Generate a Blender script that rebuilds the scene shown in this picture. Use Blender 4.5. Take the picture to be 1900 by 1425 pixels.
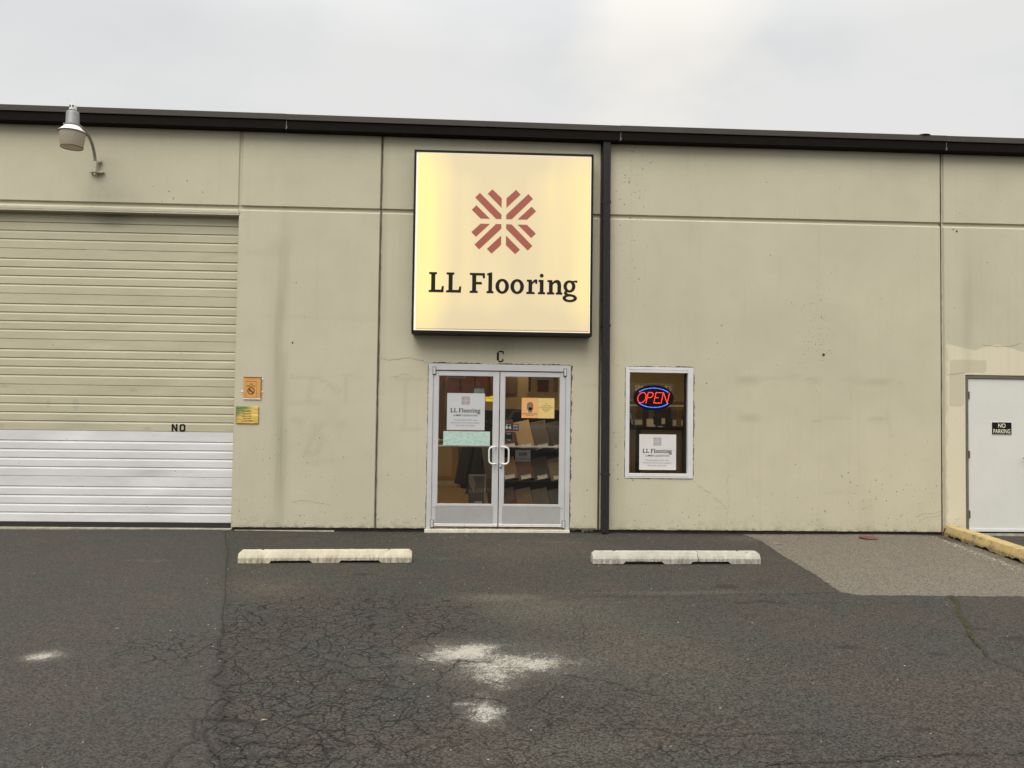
import bpy, bmesh, math, random
import numpy as np
from mathutils import Vector, Matrix
random.seed(7); np.random.seed(7)
for o in list(bpy.data.objects): bpy.data.objects.remove(o)
S = bpy.context.scene
COL = S.collection

# ------------------------------------------------------------------ camera
cam_d = bpy.data.cameras.new('camera'); cam = bpy.data.objects.new('camera', cam_d); COL.objects.link(cam)
r_ = Vector((0.99899862, -0.04263361, 0.01356965)); u_ = Vector((-0.01494313, -0.03206426, 0.9993741)); f_ = Vector((0.04217183, 0.99857612, 0.03266923))
M4 = Matrix.Identity(4)
for i in range(3):
    M4[i][0] = r_[i]; M4[i][1] = u_[i]; M4[i][2] = -f_[i]
M4.translation = Vector((0.0, -10.3535, 1.6068))
cam.matrix_world = M4
cam_d.sensor_fit = 'HORIZONTAL'; cam_d.sensor_width = 36.0; cam_d.lens = 36.0*1427/1900
cam_d.clip_start = 0.05; cam_d.clip_end = 2000
S.camera = cam
# ------------------------------------------------------------------ sky, sun, exposure
S.view_settings.view_transform = 'Standard'; S.view_settings.look = 'None'
S.view_settings.exposure = 0.70; S.view_settings.gamma = 1.0
SUN_EL = math.radians(54); SUN_AZ = math.radians(200)          # azimuth of the sun seen from the scene, 180 = behind the camera
sd = bpy.data.lights.new('sun', 'SUN'); sd.energy = 1.5; sd.angle = math.radians(50); sd.color = (1.0, 0.955, 0.88)
sun = bpy.data.objects.new('sun', sd); COL.objects.link(sun)
sdir = Vector((math.sin(SUN_AZ)*math.cos(SUN_EL), math.cos(SUN_AZ)*math.cos(SUN_EL), math.sin(SUN_EL)))
sun.rotation_euler = sdir.to_track_quat('Z', 'Y').to_euler(); sun.location = (0, -12, 20)
W = bpy.data.worlds.new('World'); S.world = W; W.use_nodes = True
nt = W.node_tree; nt.nodes.clear()

class G:                                                        # tiny node-graph helper
    def __init__(s, nt): s.nt = nt
    def n(s, t, **k):
        x = s.nt.nodes.new(t)
        for a, b in k.items(): setattr(x, a, b)
        return x
    def put(s, sock, v):
        if v is None: return
        if hasattr(v, 'is_output'): s.nt.links.new(v, sock)
        elif isinstance(v, (tuple, list)):
            v = tuple(v)
            if len(sock.default_value) == 4 and len(v) == 3: v += (1,)
            sock.default_value = v
        else:
            try: sock.default_value = v
            except TypeError: sock.default_value = (v, v, v, 1)[:len(sock.default_value)]
    def m(s, op, a, b=None, c=None):
        x = s.n('ShaderNodeMath', operation=op); s.put(x.inputs[0], a); s.put(x.inputs[1], b); s.put(x.inputs[2], c); return x.outputs[0]
    def mr(s, v, a, b, c=0., d=1., smooth=False):
        x = s.n('ShaderNodeMapRange'); x.clamp = True
        if smooth: x.interpolation_type = 'SMOOTHSTEP'
        for i, q in enumerate((v, a, b, c, d)): s.put(x.inputs[i], q)
        return x.outputs[0]
    def mix(s, f, a, b, mode='MIX'):
        x = s.n('ShaderNodeMix', data_type='RGBA', blend_type=mode); s.put(x.inputs[0], f); s.put(x.inputs[6], a); s.put(x.inputs[7], b); return x.outputs[2]
    def noise(s, vec, sc, det=3., rough=.5, dist=0.):
        x = s.n('ShaderNodeTexNoise'); s.put(x.inputs['Vector'], vec); x.inputs['Scale'].default_value = sc; x.inputs['Detail'].default_value = det
        x.inputs['Roughness'].default_value = rough; x.inputs['Distortion'].default_value = dist; return x
    def vor(s, vec, sc, feat='F1', rnd=1.):
        x = s.n('ShaderNodeTexVoronoi', feature=feat); s.put(x.inputs['Vector'], vec); x.inputs['Scale'].default_value = sc; x.inputs['Randomness'].default_value = rnd; return x
    def mapv(s, vec, sc=(1, 1, 1), loc=(0, 0, 0), rot=(0, 0, 0)):
        x = s.n('ShaderNodeMapping'); s.put(x.inputs[0], vec); x.inputs['Location'].default_value = loc; x.inputs['Rotation'].default_value = rot; x.inputs['Scale'].default_value = sc; return x.outputs[0]
    def attr(s, name):
        x = s.n('ShaderNodeAttribute'); x.attribute_name = name; return x.outputs['Fac']
    def bump(s, h, st=.3, dist=.01, nrm=None):
        x = s.n('ShaderNodeBump'); x.inputs['Strength'].default_value = st; x.inputs['Distance'].default_value = dist; s.put(x.inputs['Height'], h); s.put(x.inputs['Normal'], nrm); return x.outputs[0]

g = G(nt)
tc = g.n('ShaderNodeTexCoord')
sky = g.n('ShaderNodeTexSky', sky_type='NISHITA'); sky.sun_disc = False; sky.sun_elevation = SUN_EL; sky.sun_rotation = SUN_AZ
b1 = g.n('ShaderNodeBackground'); g.put(b1.inputs[0], sky.outputs[0]); b1.inputs[1].default_value = 0.07
sx = g.n('ShaderNodeSeparateXYZ'); g.put(sx.inputs[0], tc.outputs['Generated'])
zz = g.m('MAXIMUM', sx.outputs[2], 0.0)
flat = g.mapv(tc.outputs['Generated'], (1, 1, 2.2))
c1 = g.noise(flat, 1.6, 4, .5, .3).outputs['Fac']; c2 = g.noise(g.mapv(flat, (1, 1, 1), (3, 1, 0)), 4.0, 4, .5).outputs['Fac']
cl = g.m('ADD', g.m('MULTIPLY', c1, .7), g.m('MULTIPLY', c2, .3))
colr = g.mix(g.mr(cl, .40, .60), (.422, .434, .446), (.500, .499, .489))
# a slightly brighter, warmer break in the cloud
bk = g.n('ShaderNodeVectorMath', operation='DOT_PRODUCT'); g.put(bk.inputs[0], tc.outputs['Generated']); bk.inputs[1].default_value = Vector((.246, .975, .47)).normalized()
brk = g.mr(g.m('ADD', bk.outputs['Value'], g.m('MULTIPLY', g.m('SUBTRACT', c2, .5), .022)), .990, .9995, 0, 1, True)
colr = g.mix(g.m('MULTIPLY', brk, .6), colr, (.62, .585, .53))
grad = g.mr(zz, .42, 1.0, 1.0, 2.3)
grad = g.m('MULTIPLY', grad, g.mr(sx.outputs[1], .6, -.8, 1.0, 1.25))
grad = g.m('MULTIPLY', grad, g.mr(sx.outputs[2], -.05, .0, .12, 1.0))
b2 = g.n('ShaderNodeBackground'); g.put(b2.inputs[0], colr); g.put(b2.inputs[1], grad)
ms = g.n('ShaderNodeMixShader'); ms.inputs[0].default_value = .95
nt.links.new(b1.outputs[0], ms.inputs[1]); nt.links.new(b2.outputs[0], ms.inputs[2])
wo = g.n('ShaderNodeOutputWorld'); nt.links.new(ms.outputs[0], wo.inputs[0])

# ------------------------------------------------------------------ helpers
def tag(o, label=None, cat=None, group=None, kind=None):
    if label: o['label'] = label
    if cat: o['category'] = cat
    if group: o['group'] = group
    if kind: o['kind'] = kind
    return o
def thing(name, label, cat, loc=(0, 0, 0), rz=0, group=None):
    o = bpy.data.objects.new(name, None); COL.objects.link(o); o.location = loc; o.rotation_euler = (0, 0, rz); o.empty_display_size = .1
    return tag(o, label, cat, group)
def worldloc(o):
    p = Vector((0, 0, 0))
    while o: p += o.location; o = o.parent
    return p
class MB:
    def __init__(s): s.v = []; s.f = []; s.sm = []
    def add(s, vs, fs, smooth=False):
        k = len(s.v); s.v += [tuple(v) for v in vs]; s.f += [tuple(i+k for i in f) for f in fs]; s.sm += [smooth]*len(fs); return s
    def box(s, x0, x1, y0, y1, z0, z1):
        return s.add([(x0, y0, z0), (x1, y0, z0), (x1, y1, z0), (x0, y1, z0), (x0, y0, z1), (x1, y0, z1), (x1, y1, z1), (x0, y1, z1)],
                     [(0, 3, 2, 1), (4, 5, 6, 7), (0, 1, 5, 4), (1, 2, 6, 5), (2, 3, 7, 6), (3, 0, 4, 7)])
    def bbox(s, x0, x1, y0, y1, z0, z1, b=.004):                # bevelled box
        bm = bmesh.new(); bmesh.ops.create_cube(bm, size=1)
        for v in bm.verts: v.co = Vector(((x0+x1)/2+v.co.x*(x1-x0), (y0+y1)/2+v.co.y*(y1-y0), (z0+z1)/2+v.co.z*(z1-z0)))
        bmesh.ops.bevel(bm, geom=bm.edges[:], offset=b, segments=2, affect='EDGES', profile=.5)
        bm.verts.index_update(); s.add([v.co[:] for v in bm.verts], [[v.index for v in f.verts] for f in bm.faces]); bm.free(); return s
    def poly(s, pts): return s.add(pts, [tuple(range(len(pts)))])
    def prism(s, pts, d):                                       # polygon pts (x,z) at y0..y0+d handled via tuples (x,y,z)
        n = len(pts); back = [(p[0]+d[0], p[1]+d[1], p[2]+d[2]) for p in pts]
        return s.add(list(pts)+back, [tuple(range(n)), tuple(range(2*n-1, n-1, -1))]+[(i, i+n, (i+1) % n+n, (i+1) % n) for i in range(n)])
    def tube(s, pts, r, n=10, smooth=True, caps=True):
        pts = [Vector(p) for p in pts]; rs = r if isinstance(r, (list, tuple)) else [r]*len(pts)
        vs = []; fs = []; prev = None
        for i, p in enumerate(pts):
            t = (pts[min(i+1, len(pts)-1)]-pts[max(i-1, 0)]).normalized()
            a = prev if prev else (Vector((0, 0, 1)) if abs(t.z) < .9 else Vector((1, 0, 0)))
            a = (a-t*a.dot(t)).normalized(); prev = a; b = t.cross(a)
            for k in range(n):
                q = 2*math.pi*k/n; vs.append(p+(a*math.cos(q)+b*math.sin(q))*rs[i])
        for i in range(len(pts)-1):
            for k in range(n): fs.append((i*n+k, i*n+(k+1) % n, (i+1)*n+(k+1) % n, (i+1)*n+k))
        s.add(vs, fs, smooth)
        if caps: s.add(vs[:n], [tuple(range(n-1, -1, -1))]); s.add(vs[-n:], [tuple(range(n))])
        return s
    def lathe(s, c, prof, n=32, smooth=True):                   # prof list of (r,z)
        vs = []; fs = []
        for r, z in prof:
            for k in range(n):
                q = 2*math.pi*k/n; vs.append((c[0]+r*math.cos(q), c[1]+r*math.sin(q), c[2]+z))
        for i in range(len(prof)-1):
            for k in range(n): fs.append((i*n+k, i*n+(k+1) % n, (i+1)*n+(k+1) % n, (i+1)*n+k))
        return s.add(vs, fs, smooth)
    def rect(s, x0, x1, z0, z1, y): return s.add([(x0, y, z0), (x1, y, z0), (x1, y, z1), (x0, y, z1)], [(0, 1, 2, 3)])
    def disc(s, cx, cz, rx, rz, y, n=40): return s.add([(cx+rx*math.cos(2*math.pi*k/n), y, cz+rz*math.sin(2*math.pi*k/n)) for k in range(n)], [tuple(range(n))])
    def ring(s, cx, cz, rx, rz, ix, iz, y, n=40):
        vs = [(cx+rx*math.cos(2*math.pi*k/n), y, cz+rz*math.sin(2*math.pi*k/n)) for k in range(n)]+[(cx+ix*math.cos(2*math.pi*k/n), y, cz+iz*math.sin(2*math.pi*k/n)) for k in range(n)]
        return s.add(vs, [(k, (k+1) % n, (k+1) % n+n, k+n) for k in range(n)])
    def build(s, name, mat, parent=None, local=False):
        me = bpy.data.meshes.new(name); vs = s.v
        if parent and not local:
            p = worldloc(parent); vs = [(v[0]-p.x, v[1]-p.y, v[2]-p.z) for v in vs]
        me.from_pydata([tuple(v) for v in vs], [], s.f); me.materials.append(mat)
        me.polygons.foreach_set('use_smooth', s.sm)
        me.update()
        o = bpy.data.objects.new(name, me); COL.objects.link(o); o.parent = parent
        return o

def pmat(name, col, rough=.6, metal=0., var=.06, vscale=6., bump=0., bscale=60., spec=.5, dirt=0., dirtcol=(.12, .10, .07)):
    """plain painted / metal / paper surface with a little variation"""
    m = bpy.data.materials.new(name); m.use_nodes = True; t = m.node_tree; g = G(t); p = t.nodes['Principled BSDF']
    tc = g.n('ShaderNodeTexCoord').outputs['Object']
    n1 = g.noise(tc, vscale, 4, .6).outputs['Fac']
    c = g.mix(g.mr(n1, .3, .7), tuple(x*(1-var) for x in col), tuple(min(1, x*(1+var)) for x in col))
    if dirt:
        n2 = g.noise(tc, vscale*3.1, 6, .7).outputs['Fac']; c = g.mix(g.m('MULTIPLY', g.mr(n2, .52, .75), dirt), c, dirtcol)
    g.put(p.inputs['Base Color'], c); g.put(p.inputs['Roughness'], g.mr(n1, .2, .8, rough*.88, min(1, rough*1.12)))
    p.inputs['Metallic'].default_value = metal; p.inputs['Specular IOR Level'].default_value = spec
    if bump: g.put(p.inputs['Normal'], g.bump(g.noise(tc, bscale, 5, .6).outputs['Fac'], bump, .004))
    return m
def emat(name, col, st, base=(.1, .1, .1)):
    m = bpy.data.materials.new(name); m.use_nodes = True; p = m.node_tree.nodes['Principled BSDF']
    p.inputs['Base Color'].default_value = (*base, 1); p.inputs['Emission Color'].default_value = (*col, 1); p.inputs['Emission Strength'].default_value = st; return m
def woodmat(name, a, b, sc=(3, 40, 1.2), rough=.45, rot=(0, 0, 0)):
    m = bpy.data.materials.new(name); m.use_nodes = True; g = G(m.node_tree); p = m.node_tree.nodes['Principled BSDF']
    v = g.mapv(g.n('ShaderNodeTexCoord').outputs['Object'], sc, (0, 0, 0), rot)
    n1 = g.noise(v, 4, 5, .6, 1.2).outputs['Fac']; n2 = g.noise(v, 1.0, 2).outputs['Fac']
    c = g.mix(g.mr(g.m('ADD', g.m('MULTIPLY', n1, .6), g.m('MULTIPLY', n2, .4)), .33, .66), a, b)
    g.put(p.inputs['Base Color'], c); p.inputs['Roughness'].default_value = rough; return m

def text_mesh(s, size, align='CENTER', bold=0., sx=1.):
    cu = bpy.data.curves.new('t', 'FONT'); cu.body = s; cu.size = size; cu.align_x = align; cu.offset = bold*size; cu.resolution_u = 3
    o = bpy.data.objects.new('t', cu); COL.objects.link(o); dg = bpy.context.evaluated_depsgraph_get(); dg.update()
    me = o.evaluated_get(dg).to_mesh(); vs = [(v.co.x*sx, v.co.y) for v in me.vertices]; fs = [tuple(p.vertices) for p in me.polygons]
    o.evaluated_get(dg).to_mesh_clear(); bpy.data.objects.remove(o); bpy.data.curves.remove(cu); return vs, fs
def put_text(mb, s, x, z, y, size, align='CENTER', bold=0., sx=1., rot=0.):
    vs, fs = text_mesh(s, size, align, bold, sx); c, d = math.cos(rot), math.sin(rot)
    mb.add([(x+a*c-b*d, y, z+a*d+b*c) for a, b in vs], fs); return mb

# slab-serif wordmark, drawn glyph by glyph (units: 133 = capital height)
GL = [(0, [(0, 0), (98, 0), (100, 42), (87, 42), (82, 18), (43, 18), (43, 117), (54, 120), (54, 133), (2, 133), (2, 120), (16, 117), (16, 16), (0, 13)])]
GL += [(114, GL[0][1])]
GL += [(269, [(0, 0), (54, 0), (54, 13), (43, 16), (43, 57), (80, 57), (80, 74), (43, 74), (43, 116), (84, 116), (87, 98), (100, 98), (100, 133), (0, 133), (0, 120), (16, 117), (16, 16), (0, 13)]),
       (380, [(0, 0), (47, 0), (47, 13), (37, 16), (37, 139), (28, 139), (3, 131), (3, 119), (12, 118), (12, 16), (0, 13)]),
       (643, [(0, 0), (56, 0), (56, 13), (39, 16), (39, 60), (44, 70), (52, 77), (58, 78), (60, 68), (72, 68), (73, 97), (60, 99), (48, 93), (38, 80), (36, 96), (4, 96), (2, 84), (14, 80), (14, 16), (0, 13)]),
       (720, [(0, 0), (48, 0), (48, 13), (37, 16), (37, 96), (4, 96), (2, 84), (12, 80), (12, 16), (0, 13)]),
       (779, [(0, 0), (50, 0), (50, 13), (39, 16), (39, 64), (48, 74), (58, 78), (66, 75), (70, 62), (70, 16), (60, 13), (60, 0), (104, 0), (104, 13), (95, 16), (95, 66), (90, 86), (78, 97), (62, 98), (48, 92), (38, 81), (36, 96), (4, 96), (2, 84), (14, 80), (14, 16), (0, 13)])]
def wordmark(mb, x, z, y, k):
    e = -.00035*max(1, k/.001)
    for ox, pts in GL: mb.poly([(x+(ox+a)*k, y, z+b*k) for a, b in pts])
    mb.disc(x+(720+24)*k, z+124*k, 13*k, 13*k, y, 20)
    for ox in (439, 538): mb.ring(x+(ox+44.5)*k, z+48*k, 45*k, 50*k, 20*k, 33*k, y)
    gx = 886
    mb.ring(x+(gx+43)*k, z+56*k, 40*k, 41*k, 17*k, 25*k, y)
    mb.poly([(x+(gx+a)*k, y+e, z+b*k) for a, b in ((60, 93), (95, 97), (95, 81), (72, 84), (66, 78))])
    mb.poly([(x+(gx+a)*k, y+e, z+b*k) for a, b in ((18, 30), (30, 18), (26, 12), (36, 7), (60, 4), (52, -10), (20, -4), (6, 6), (8, 18))])
    mb.ring(x+(gx+46)*k, z-22*k, 48*k, 27*k, 26*k, 11*k, y+2*e)
    return mb
EM = [[(16, 17), (52, 17), (193, 158), (162, 190), (16, 47)], [(16, 93), (110, 185), (79, 216), (16, 157)], [(92, 17), (155, 17), (215, 75), (184, 106)]]
def emblem(mb, x, z, y, k, thin=1.):
    for sx_ in (1, -1):
        for sz_ in (1, -1):
            for p in EM:
                ca = sum(a-b for a, b in p)/len(p)/2
                q = [(a-((a-b)/2-ca)*(1-thin), b+((a-b)/2-ca)*(1-thin)) for a, b in p]
                mb.poly([(x+a*k*sx_, y, z+b*k*sz_) for a, b in q])
    return mb

def gauss(X, Y, cx, cy, rx, ry, rot=0., p=2.):
    a = math.radians(rot); u = (X-cx)*math.cos(a)+(Y-cy)*math.sin(a); v = -(X-cx)*math.sin(a)+(Y-cy)*math.cos(a)
    return np.exp(-((np.abs(u)/rx)**p+(np.abs(v)/ry)**p))
def seg_dist(X, Y, pts):
    d = np.full(X.shape, 1e9)
    for (ax, ay), (bx, by) in zip(pts[:-1], pts[1:]):
        t = np.clip(((X-ax)*(bx-ax)+(Y-ay)*(by-ay))/((bx-ax)**2+(by-ay)**2+1e-12), 0, 1)
        d = np.minimum(d, np.hypot(X-ax-t*(bx-ax), Y-ay-t*(by-ay)))
    return d

# ------------------------------------------------------------------ materials
def wall_material():
    m = bpy.data.materials.new('painted concrete'); m.use_nodes = True; g = G(m.node_tree); p = m.node_tree.nodes['Principled BSDF']
    v = g.n('ShaderNodeTexCoord').outputs['Object']
    big = g.noise(v, .55, 4, .55).outputs['Fac']; mid = g.noise(v, 3.3, 5, .6).outputs['Fac']; fine = g.noise(v, 34, 5, .65).outputs['Fac']
    c = g.mix(g.mr(big, .32, .68), (.464, .430, .314), (.517, .475, .348))
    c = g.mix(g.m('MULTIPLY', g.mr(mid, .42, .72), .22), c, (.40, .365, .25))
    c = g.mix(g.m('MULTIPLY', g.mr(fine, .5, .75), .10), c, (.34, .31, .22))
    # cream repaint near the side door
    rp = g.attr('repaint'); e = g.m('ADD', rp, g.m('MULTIPLY', g.m('SUBTRACT', g.noise(v, 5, 3).outputs['Fac'], .5), .12))
    c = g.mix(g.m('MULTIPLY', g.mr(e, .0, .02), .82), c, (.64, .575, .42))
    rp2 = g.attr('overpaint'); c = g.mix(g.m('MULTIPLY', g.mr(g.m('ADD', rp2, g.m('MULTIPLY', g.m('SUBTRACT', fine, .5), .03)), 0, .012), .5), c, (.40, .362, .262))
    # stains
    st = g.attr('stain'); sv = g.noise(g.mapv(v, (14, 1, .5)), 2.2, 4, .6).outputs['Fac']
    c = g.mix(g.m('MULTIPLY', st, g.mr(sv, .25, .7, .35, 1.)), c, (.28, .26, .18))
    sm = g.attr('smudge'); c = g.mix(g.m('MULTIPLY', sm, g.mr(fine, .3, .7, .45, 1.)), c, (.30, .285, .215))
    # faint streaks running down from the eave
    sk = g.noise(g.mapv(v, (9, 1, .22)), 1.6, 5, .65).outputs['Fac']
    c = g.mix(g.m('MULTIPLY', g.mr(sk, .55, .78), .16), c, (.33, .30, .21))
    # pin holes, dots
    sp = g.vor(v, 34.); dens = g.attr('speck'); sc = g.n('ShaderNodeSeparateColor'); g.put(sc.inputs[0], sp.outputs['Color'])
    on = g.m('LESS_THAN', sc.outputs[0], g.m('ADD', g.m('MULTIPLY', dens, .9), .0028))
    dot = g.m('MULTIPLY', on, g.m('LESS_THAN', sp.outputs['Distance'], g.mr(sc.outputs[1], 0, 1, .12, .38)))
    c = g.mix(g.m('MULTIPLY', dot, .72), c, (.07, .065, .05))
    # dirt splash at the foot
    sz = g.n('ShaderNodeSeparateXYZ'); g.put(sz.inputs[0], v); foot = g.mr(sz.outputs[2], .0, .26, 1., 0.)
    dn = g.noise(g.mapv(v, (1, 1, 1)), 9, 7, .8).outputs['Fac']
    c = g.mix(g.m('MULTIPLY', g.m('MULTIPLY', foot, foot), g.mr(dn, .46, .72, 0, .7)), c, (.17, .15, .11))
    c = g.mix(g.m('MULTIPLY', g.mr(sz.outputs[2], .0, .045, 1, 0), g.mr(dn, .42, .66, 0, .7)), c, (.10, .09, .07))
    g.put(p.inputs['Base Color'], c); p.inputs['Roughness'].default_value = .78; p.inputs['Specular IOR Level'].default_value = .25
    h = g.m('ADD', g.m('MULTIPLY', fine, .35), g.m('ADD', g.m('MULTIPLY', mid, 1.2), g.m('MULTIPLY', dot, -.8)))
    g.put(p.inputs['Normal'], g.bump(h, .35, .006)); return m
def asphalt_material():
    m = bpy.data.materials.new('asphalt'); m.use_nodes = True; g = G(m.node_tree); p = m.node_tree.nodes['Principled BSDF']
    v = g.n('ShaderNodeTexCoord').outputs['Object']
    f1 = g.noise(v, 88, 5, .82).outputs['Fac']; f2 = g.vor(v, 95.); s2 = g.n('ShaderNodeSeparateColor'); g.put(s2.inputs[0], f2.outputs['Color'])
    agg = g.m('ADD', g.m('MULTIPLY', f1, .75), g.m('MULTIPLY', s2.outputs[0], .25))
    mid = g.noise(v, 2.3, 5, .62).outputs['Fac']; big = g.noise(v, .45, 4, .55).outputs['Fac']
    dark = g.mix(g.mr(big, .35, .65), (.0095, .0092, .0078), (.012, .0108, .009)); lite = g.mix(g.mr(big, .35, .65), (.078, .073, .063), (.091, .081, .068))
    c = g.mix(g.mr(agg, .38, .64), dark, lite)
    tint = g.noise(g.mapv(v, (1, 1, 1), (4, 7, 0)), 1.3, 4, .6).outputs['Fac']
    c = g.mix(1., c, g.mix(g.mr(tint, .38, .62), (.93, .99, .95), (1.10, .985, .92)), 'MULTIPLY')
    c = g.mix(g.mr(mid, .35, .7, 0, .35), c, g.mix(.5, c, (.045, .041, .037)))
    # warm tan dust
    tn = g.attr('tan'); c = g.mix(g.m('MULTIPLY', tn, g.mr(agg, .35, .65, .1, .62)), c, (.19, .165, .115))
    # left apron: a little smoother and greyer
    lf = g.m('ADD', g.attr('apron'), g.m('MULTIPLY', g.m('SUBTRACT', g.noise(v, 9, 4, .6).outputs['Fac'], .5), .07))
    lfm = g.mr(lf, -.01, .03); c = g.mix(g.m('MULTIPLY', lfm, .15), c, (.082, .077, .068))
    edge = g.m('MULTIPLY', g.mr(g.m('ABSOLUTE', lf), .0, .10, 1, 0), g.mr(g.m('ADD', mid, .0), .4, .62, .1, .7))
    c = g.mix(g.m('MULTIPLY', edge, .55), c, (.028, .025, .022))
    # old light gravelly patch
    pw = g.m('ADD', g.attr('patch'), g.m('MULTIPLY', g.m('SUBTRACT', g.noise(v, 9, 7, .75).outputs['Fac'], .5), .17))
    pm = g.mr(pw, 0., .015)
    pagg = g.mr(g.m('ADD', g.m('MULTIPLY', g.noise(v, 70, 4, .75).outputs['Fac'], .7), g.m('MULTIPLY', s2.outputs[1], .3)), .36, .64)
    pc = g.mix(pagg, (.060, .052, .041), (.240, .208, .162)); pc = g.mix(g.mr(mid, .4, .75, 0, .3), pc, (.12, .105, .083))
    c = g.mix(pm, c, pc)
    c = g.mix(g.m('MULTIPLY', g.mr(g.m('ABSOLUTE', g.m('ADD', pw, .012)), .0, .022, 1, 0), .65), c, (.03, .026, .022))
    # dark oily / damp spots, and contact shade painted in round the parking blocks
    dp = g.m('ADD', g.attr('damp_and_shade'), g.m('MULTIPLY', g.m('SUBTRACT', g.noise(v, 12, 4, .6).outputs['Fac'], .5), .5))
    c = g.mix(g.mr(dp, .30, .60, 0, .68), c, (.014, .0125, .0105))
    # spilled white powder, worn into the stone
    wv = g.noise(g.mapv(v, (1, 1.3, 1)), 4.2, 8, .75).outputs['Fac']
    mot = g.noise(g.mapv(v, (1, .8, 1)), 26, 4, .7).outputs['Fac']
    wh = g.m('ADD', g.m('ADD', g.m('MULTIPLY', g.attr('white'), .78), g.m('MULTIPLY', g.m('SUBTRACT', mot, .5), 1.5)), g.m('ADD', g.m('MULTIPLY', g.m('SUBTRACT', wv, .5), 2.4), g.m('MULTIPLY', g.m('SUBTRACT', f1, .5), 2.6)))
    whm = g.m('MULTIPLY', g.mr(wh, .55, 1.25), g.mr(g.attr('white'), .04, .5)); c = g.mix(g.m('MULTIPLY', g.m('MULTIPLY', whm, .9), g.mr(f1, .36, .60, .45, 1.)), c, (.55, .515, .44))
    c = g.mix(g.m('MULTIPLY', g.m('MULTIPLY', g.mr(g.attr('white'), .05, .9), g.mr(f1, .36, .62, .2, 1.)), g.mr(wv, .35, .6, .1, .42)), c, (.36, .33, .27))
    # alligator cracks
    wrp = g.noise(v, 3.0, 4, .6); vm = g.n('ShaderNodeVectorMath', operation='SCALE'); g.put(vm.inputs[0], wrp.outputs['Color']); vm.inputs['Scale'].default_value = .30
    va = g.n('ShaderNodeVectorMath', operation='ADD'); g.put(va.inputs[0], v); g.put(va.inputs[1], vm.outputs[0])
    e1 = g.vor(g.mapv(va.outputs[0], (1, 1, 0)), 7.6, 'DISTANCE_TO_EDGE').outputs['Distance']
    wob = g.noise(v, 4, 4, .6).outputs['Fac']
    al = g.m('ADD', g.attr('allig'), g.m('MULTIPLY', g.m('SUBTRACT', wob, .5), 1.1))
    k1 = g.m('MULTIPLY', g.mr(e1, .008, .035, 1, 0), g.mr(al, .28, .62))
    e2 = g.vor(g.mapv(va.outputs[0], (1, 1, 0), (5, 2, 0)), 2.1, 'DISTANCE_TO_EDGE').outputs['Distance']
    k2 = g.m('MULTIPLY', g.mr(e2, .003, .016, 1, 0), g.mr(g.noise(g.mapv(v, (1, 1, 1), (9, 9, 0)), 1.1, 5, .7).outputs['Fac'], .50, .60))
    k2 = g.m('MULTIPLY', k2, g.m('MULTIPLY', g.m('SUBTRACT', 1., pm), g.mr(g.attr('allig'), .0, .25, .25, .9)))
    k = g.m('MAXIMUM', k1, k2); c = g.mix(g.m('MULTIPLY', k, g.mr(f1, .3, .6, .5, .95)), c, (.006, .005, .004))
    # pale stones and grit
    gs = g.vor(v, 30.); s3 = g.n('ShaderNodeSeparateColor'); g.put(s3.inputs[0], gs.outputs['Color'])
    gm = g.m('MULTIPLY', g.m('LESS_THAN', s3.outputs[0], .011), g.m('LESS_THAN', gs.outputs['Distance'], g.mr(s3.outputs[1], 0, 1, .06, .22)))
    c = g.mix(g.m('MULTIPLY', gm, .7), c, (.48, .43, .35))
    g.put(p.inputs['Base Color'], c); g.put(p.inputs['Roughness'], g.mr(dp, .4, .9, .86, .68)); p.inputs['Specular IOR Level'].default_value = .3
    h = g.m('ADD', g.m('MULTIPLY', agg, .8), g.m('ADD', g.m('MULTIPLY', k, -1.6), g.m('MULTIPLY', mid, .9)))
    g.put(p.inputs['Normal'], g.bump(h, .75, .010)); return m
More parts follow.
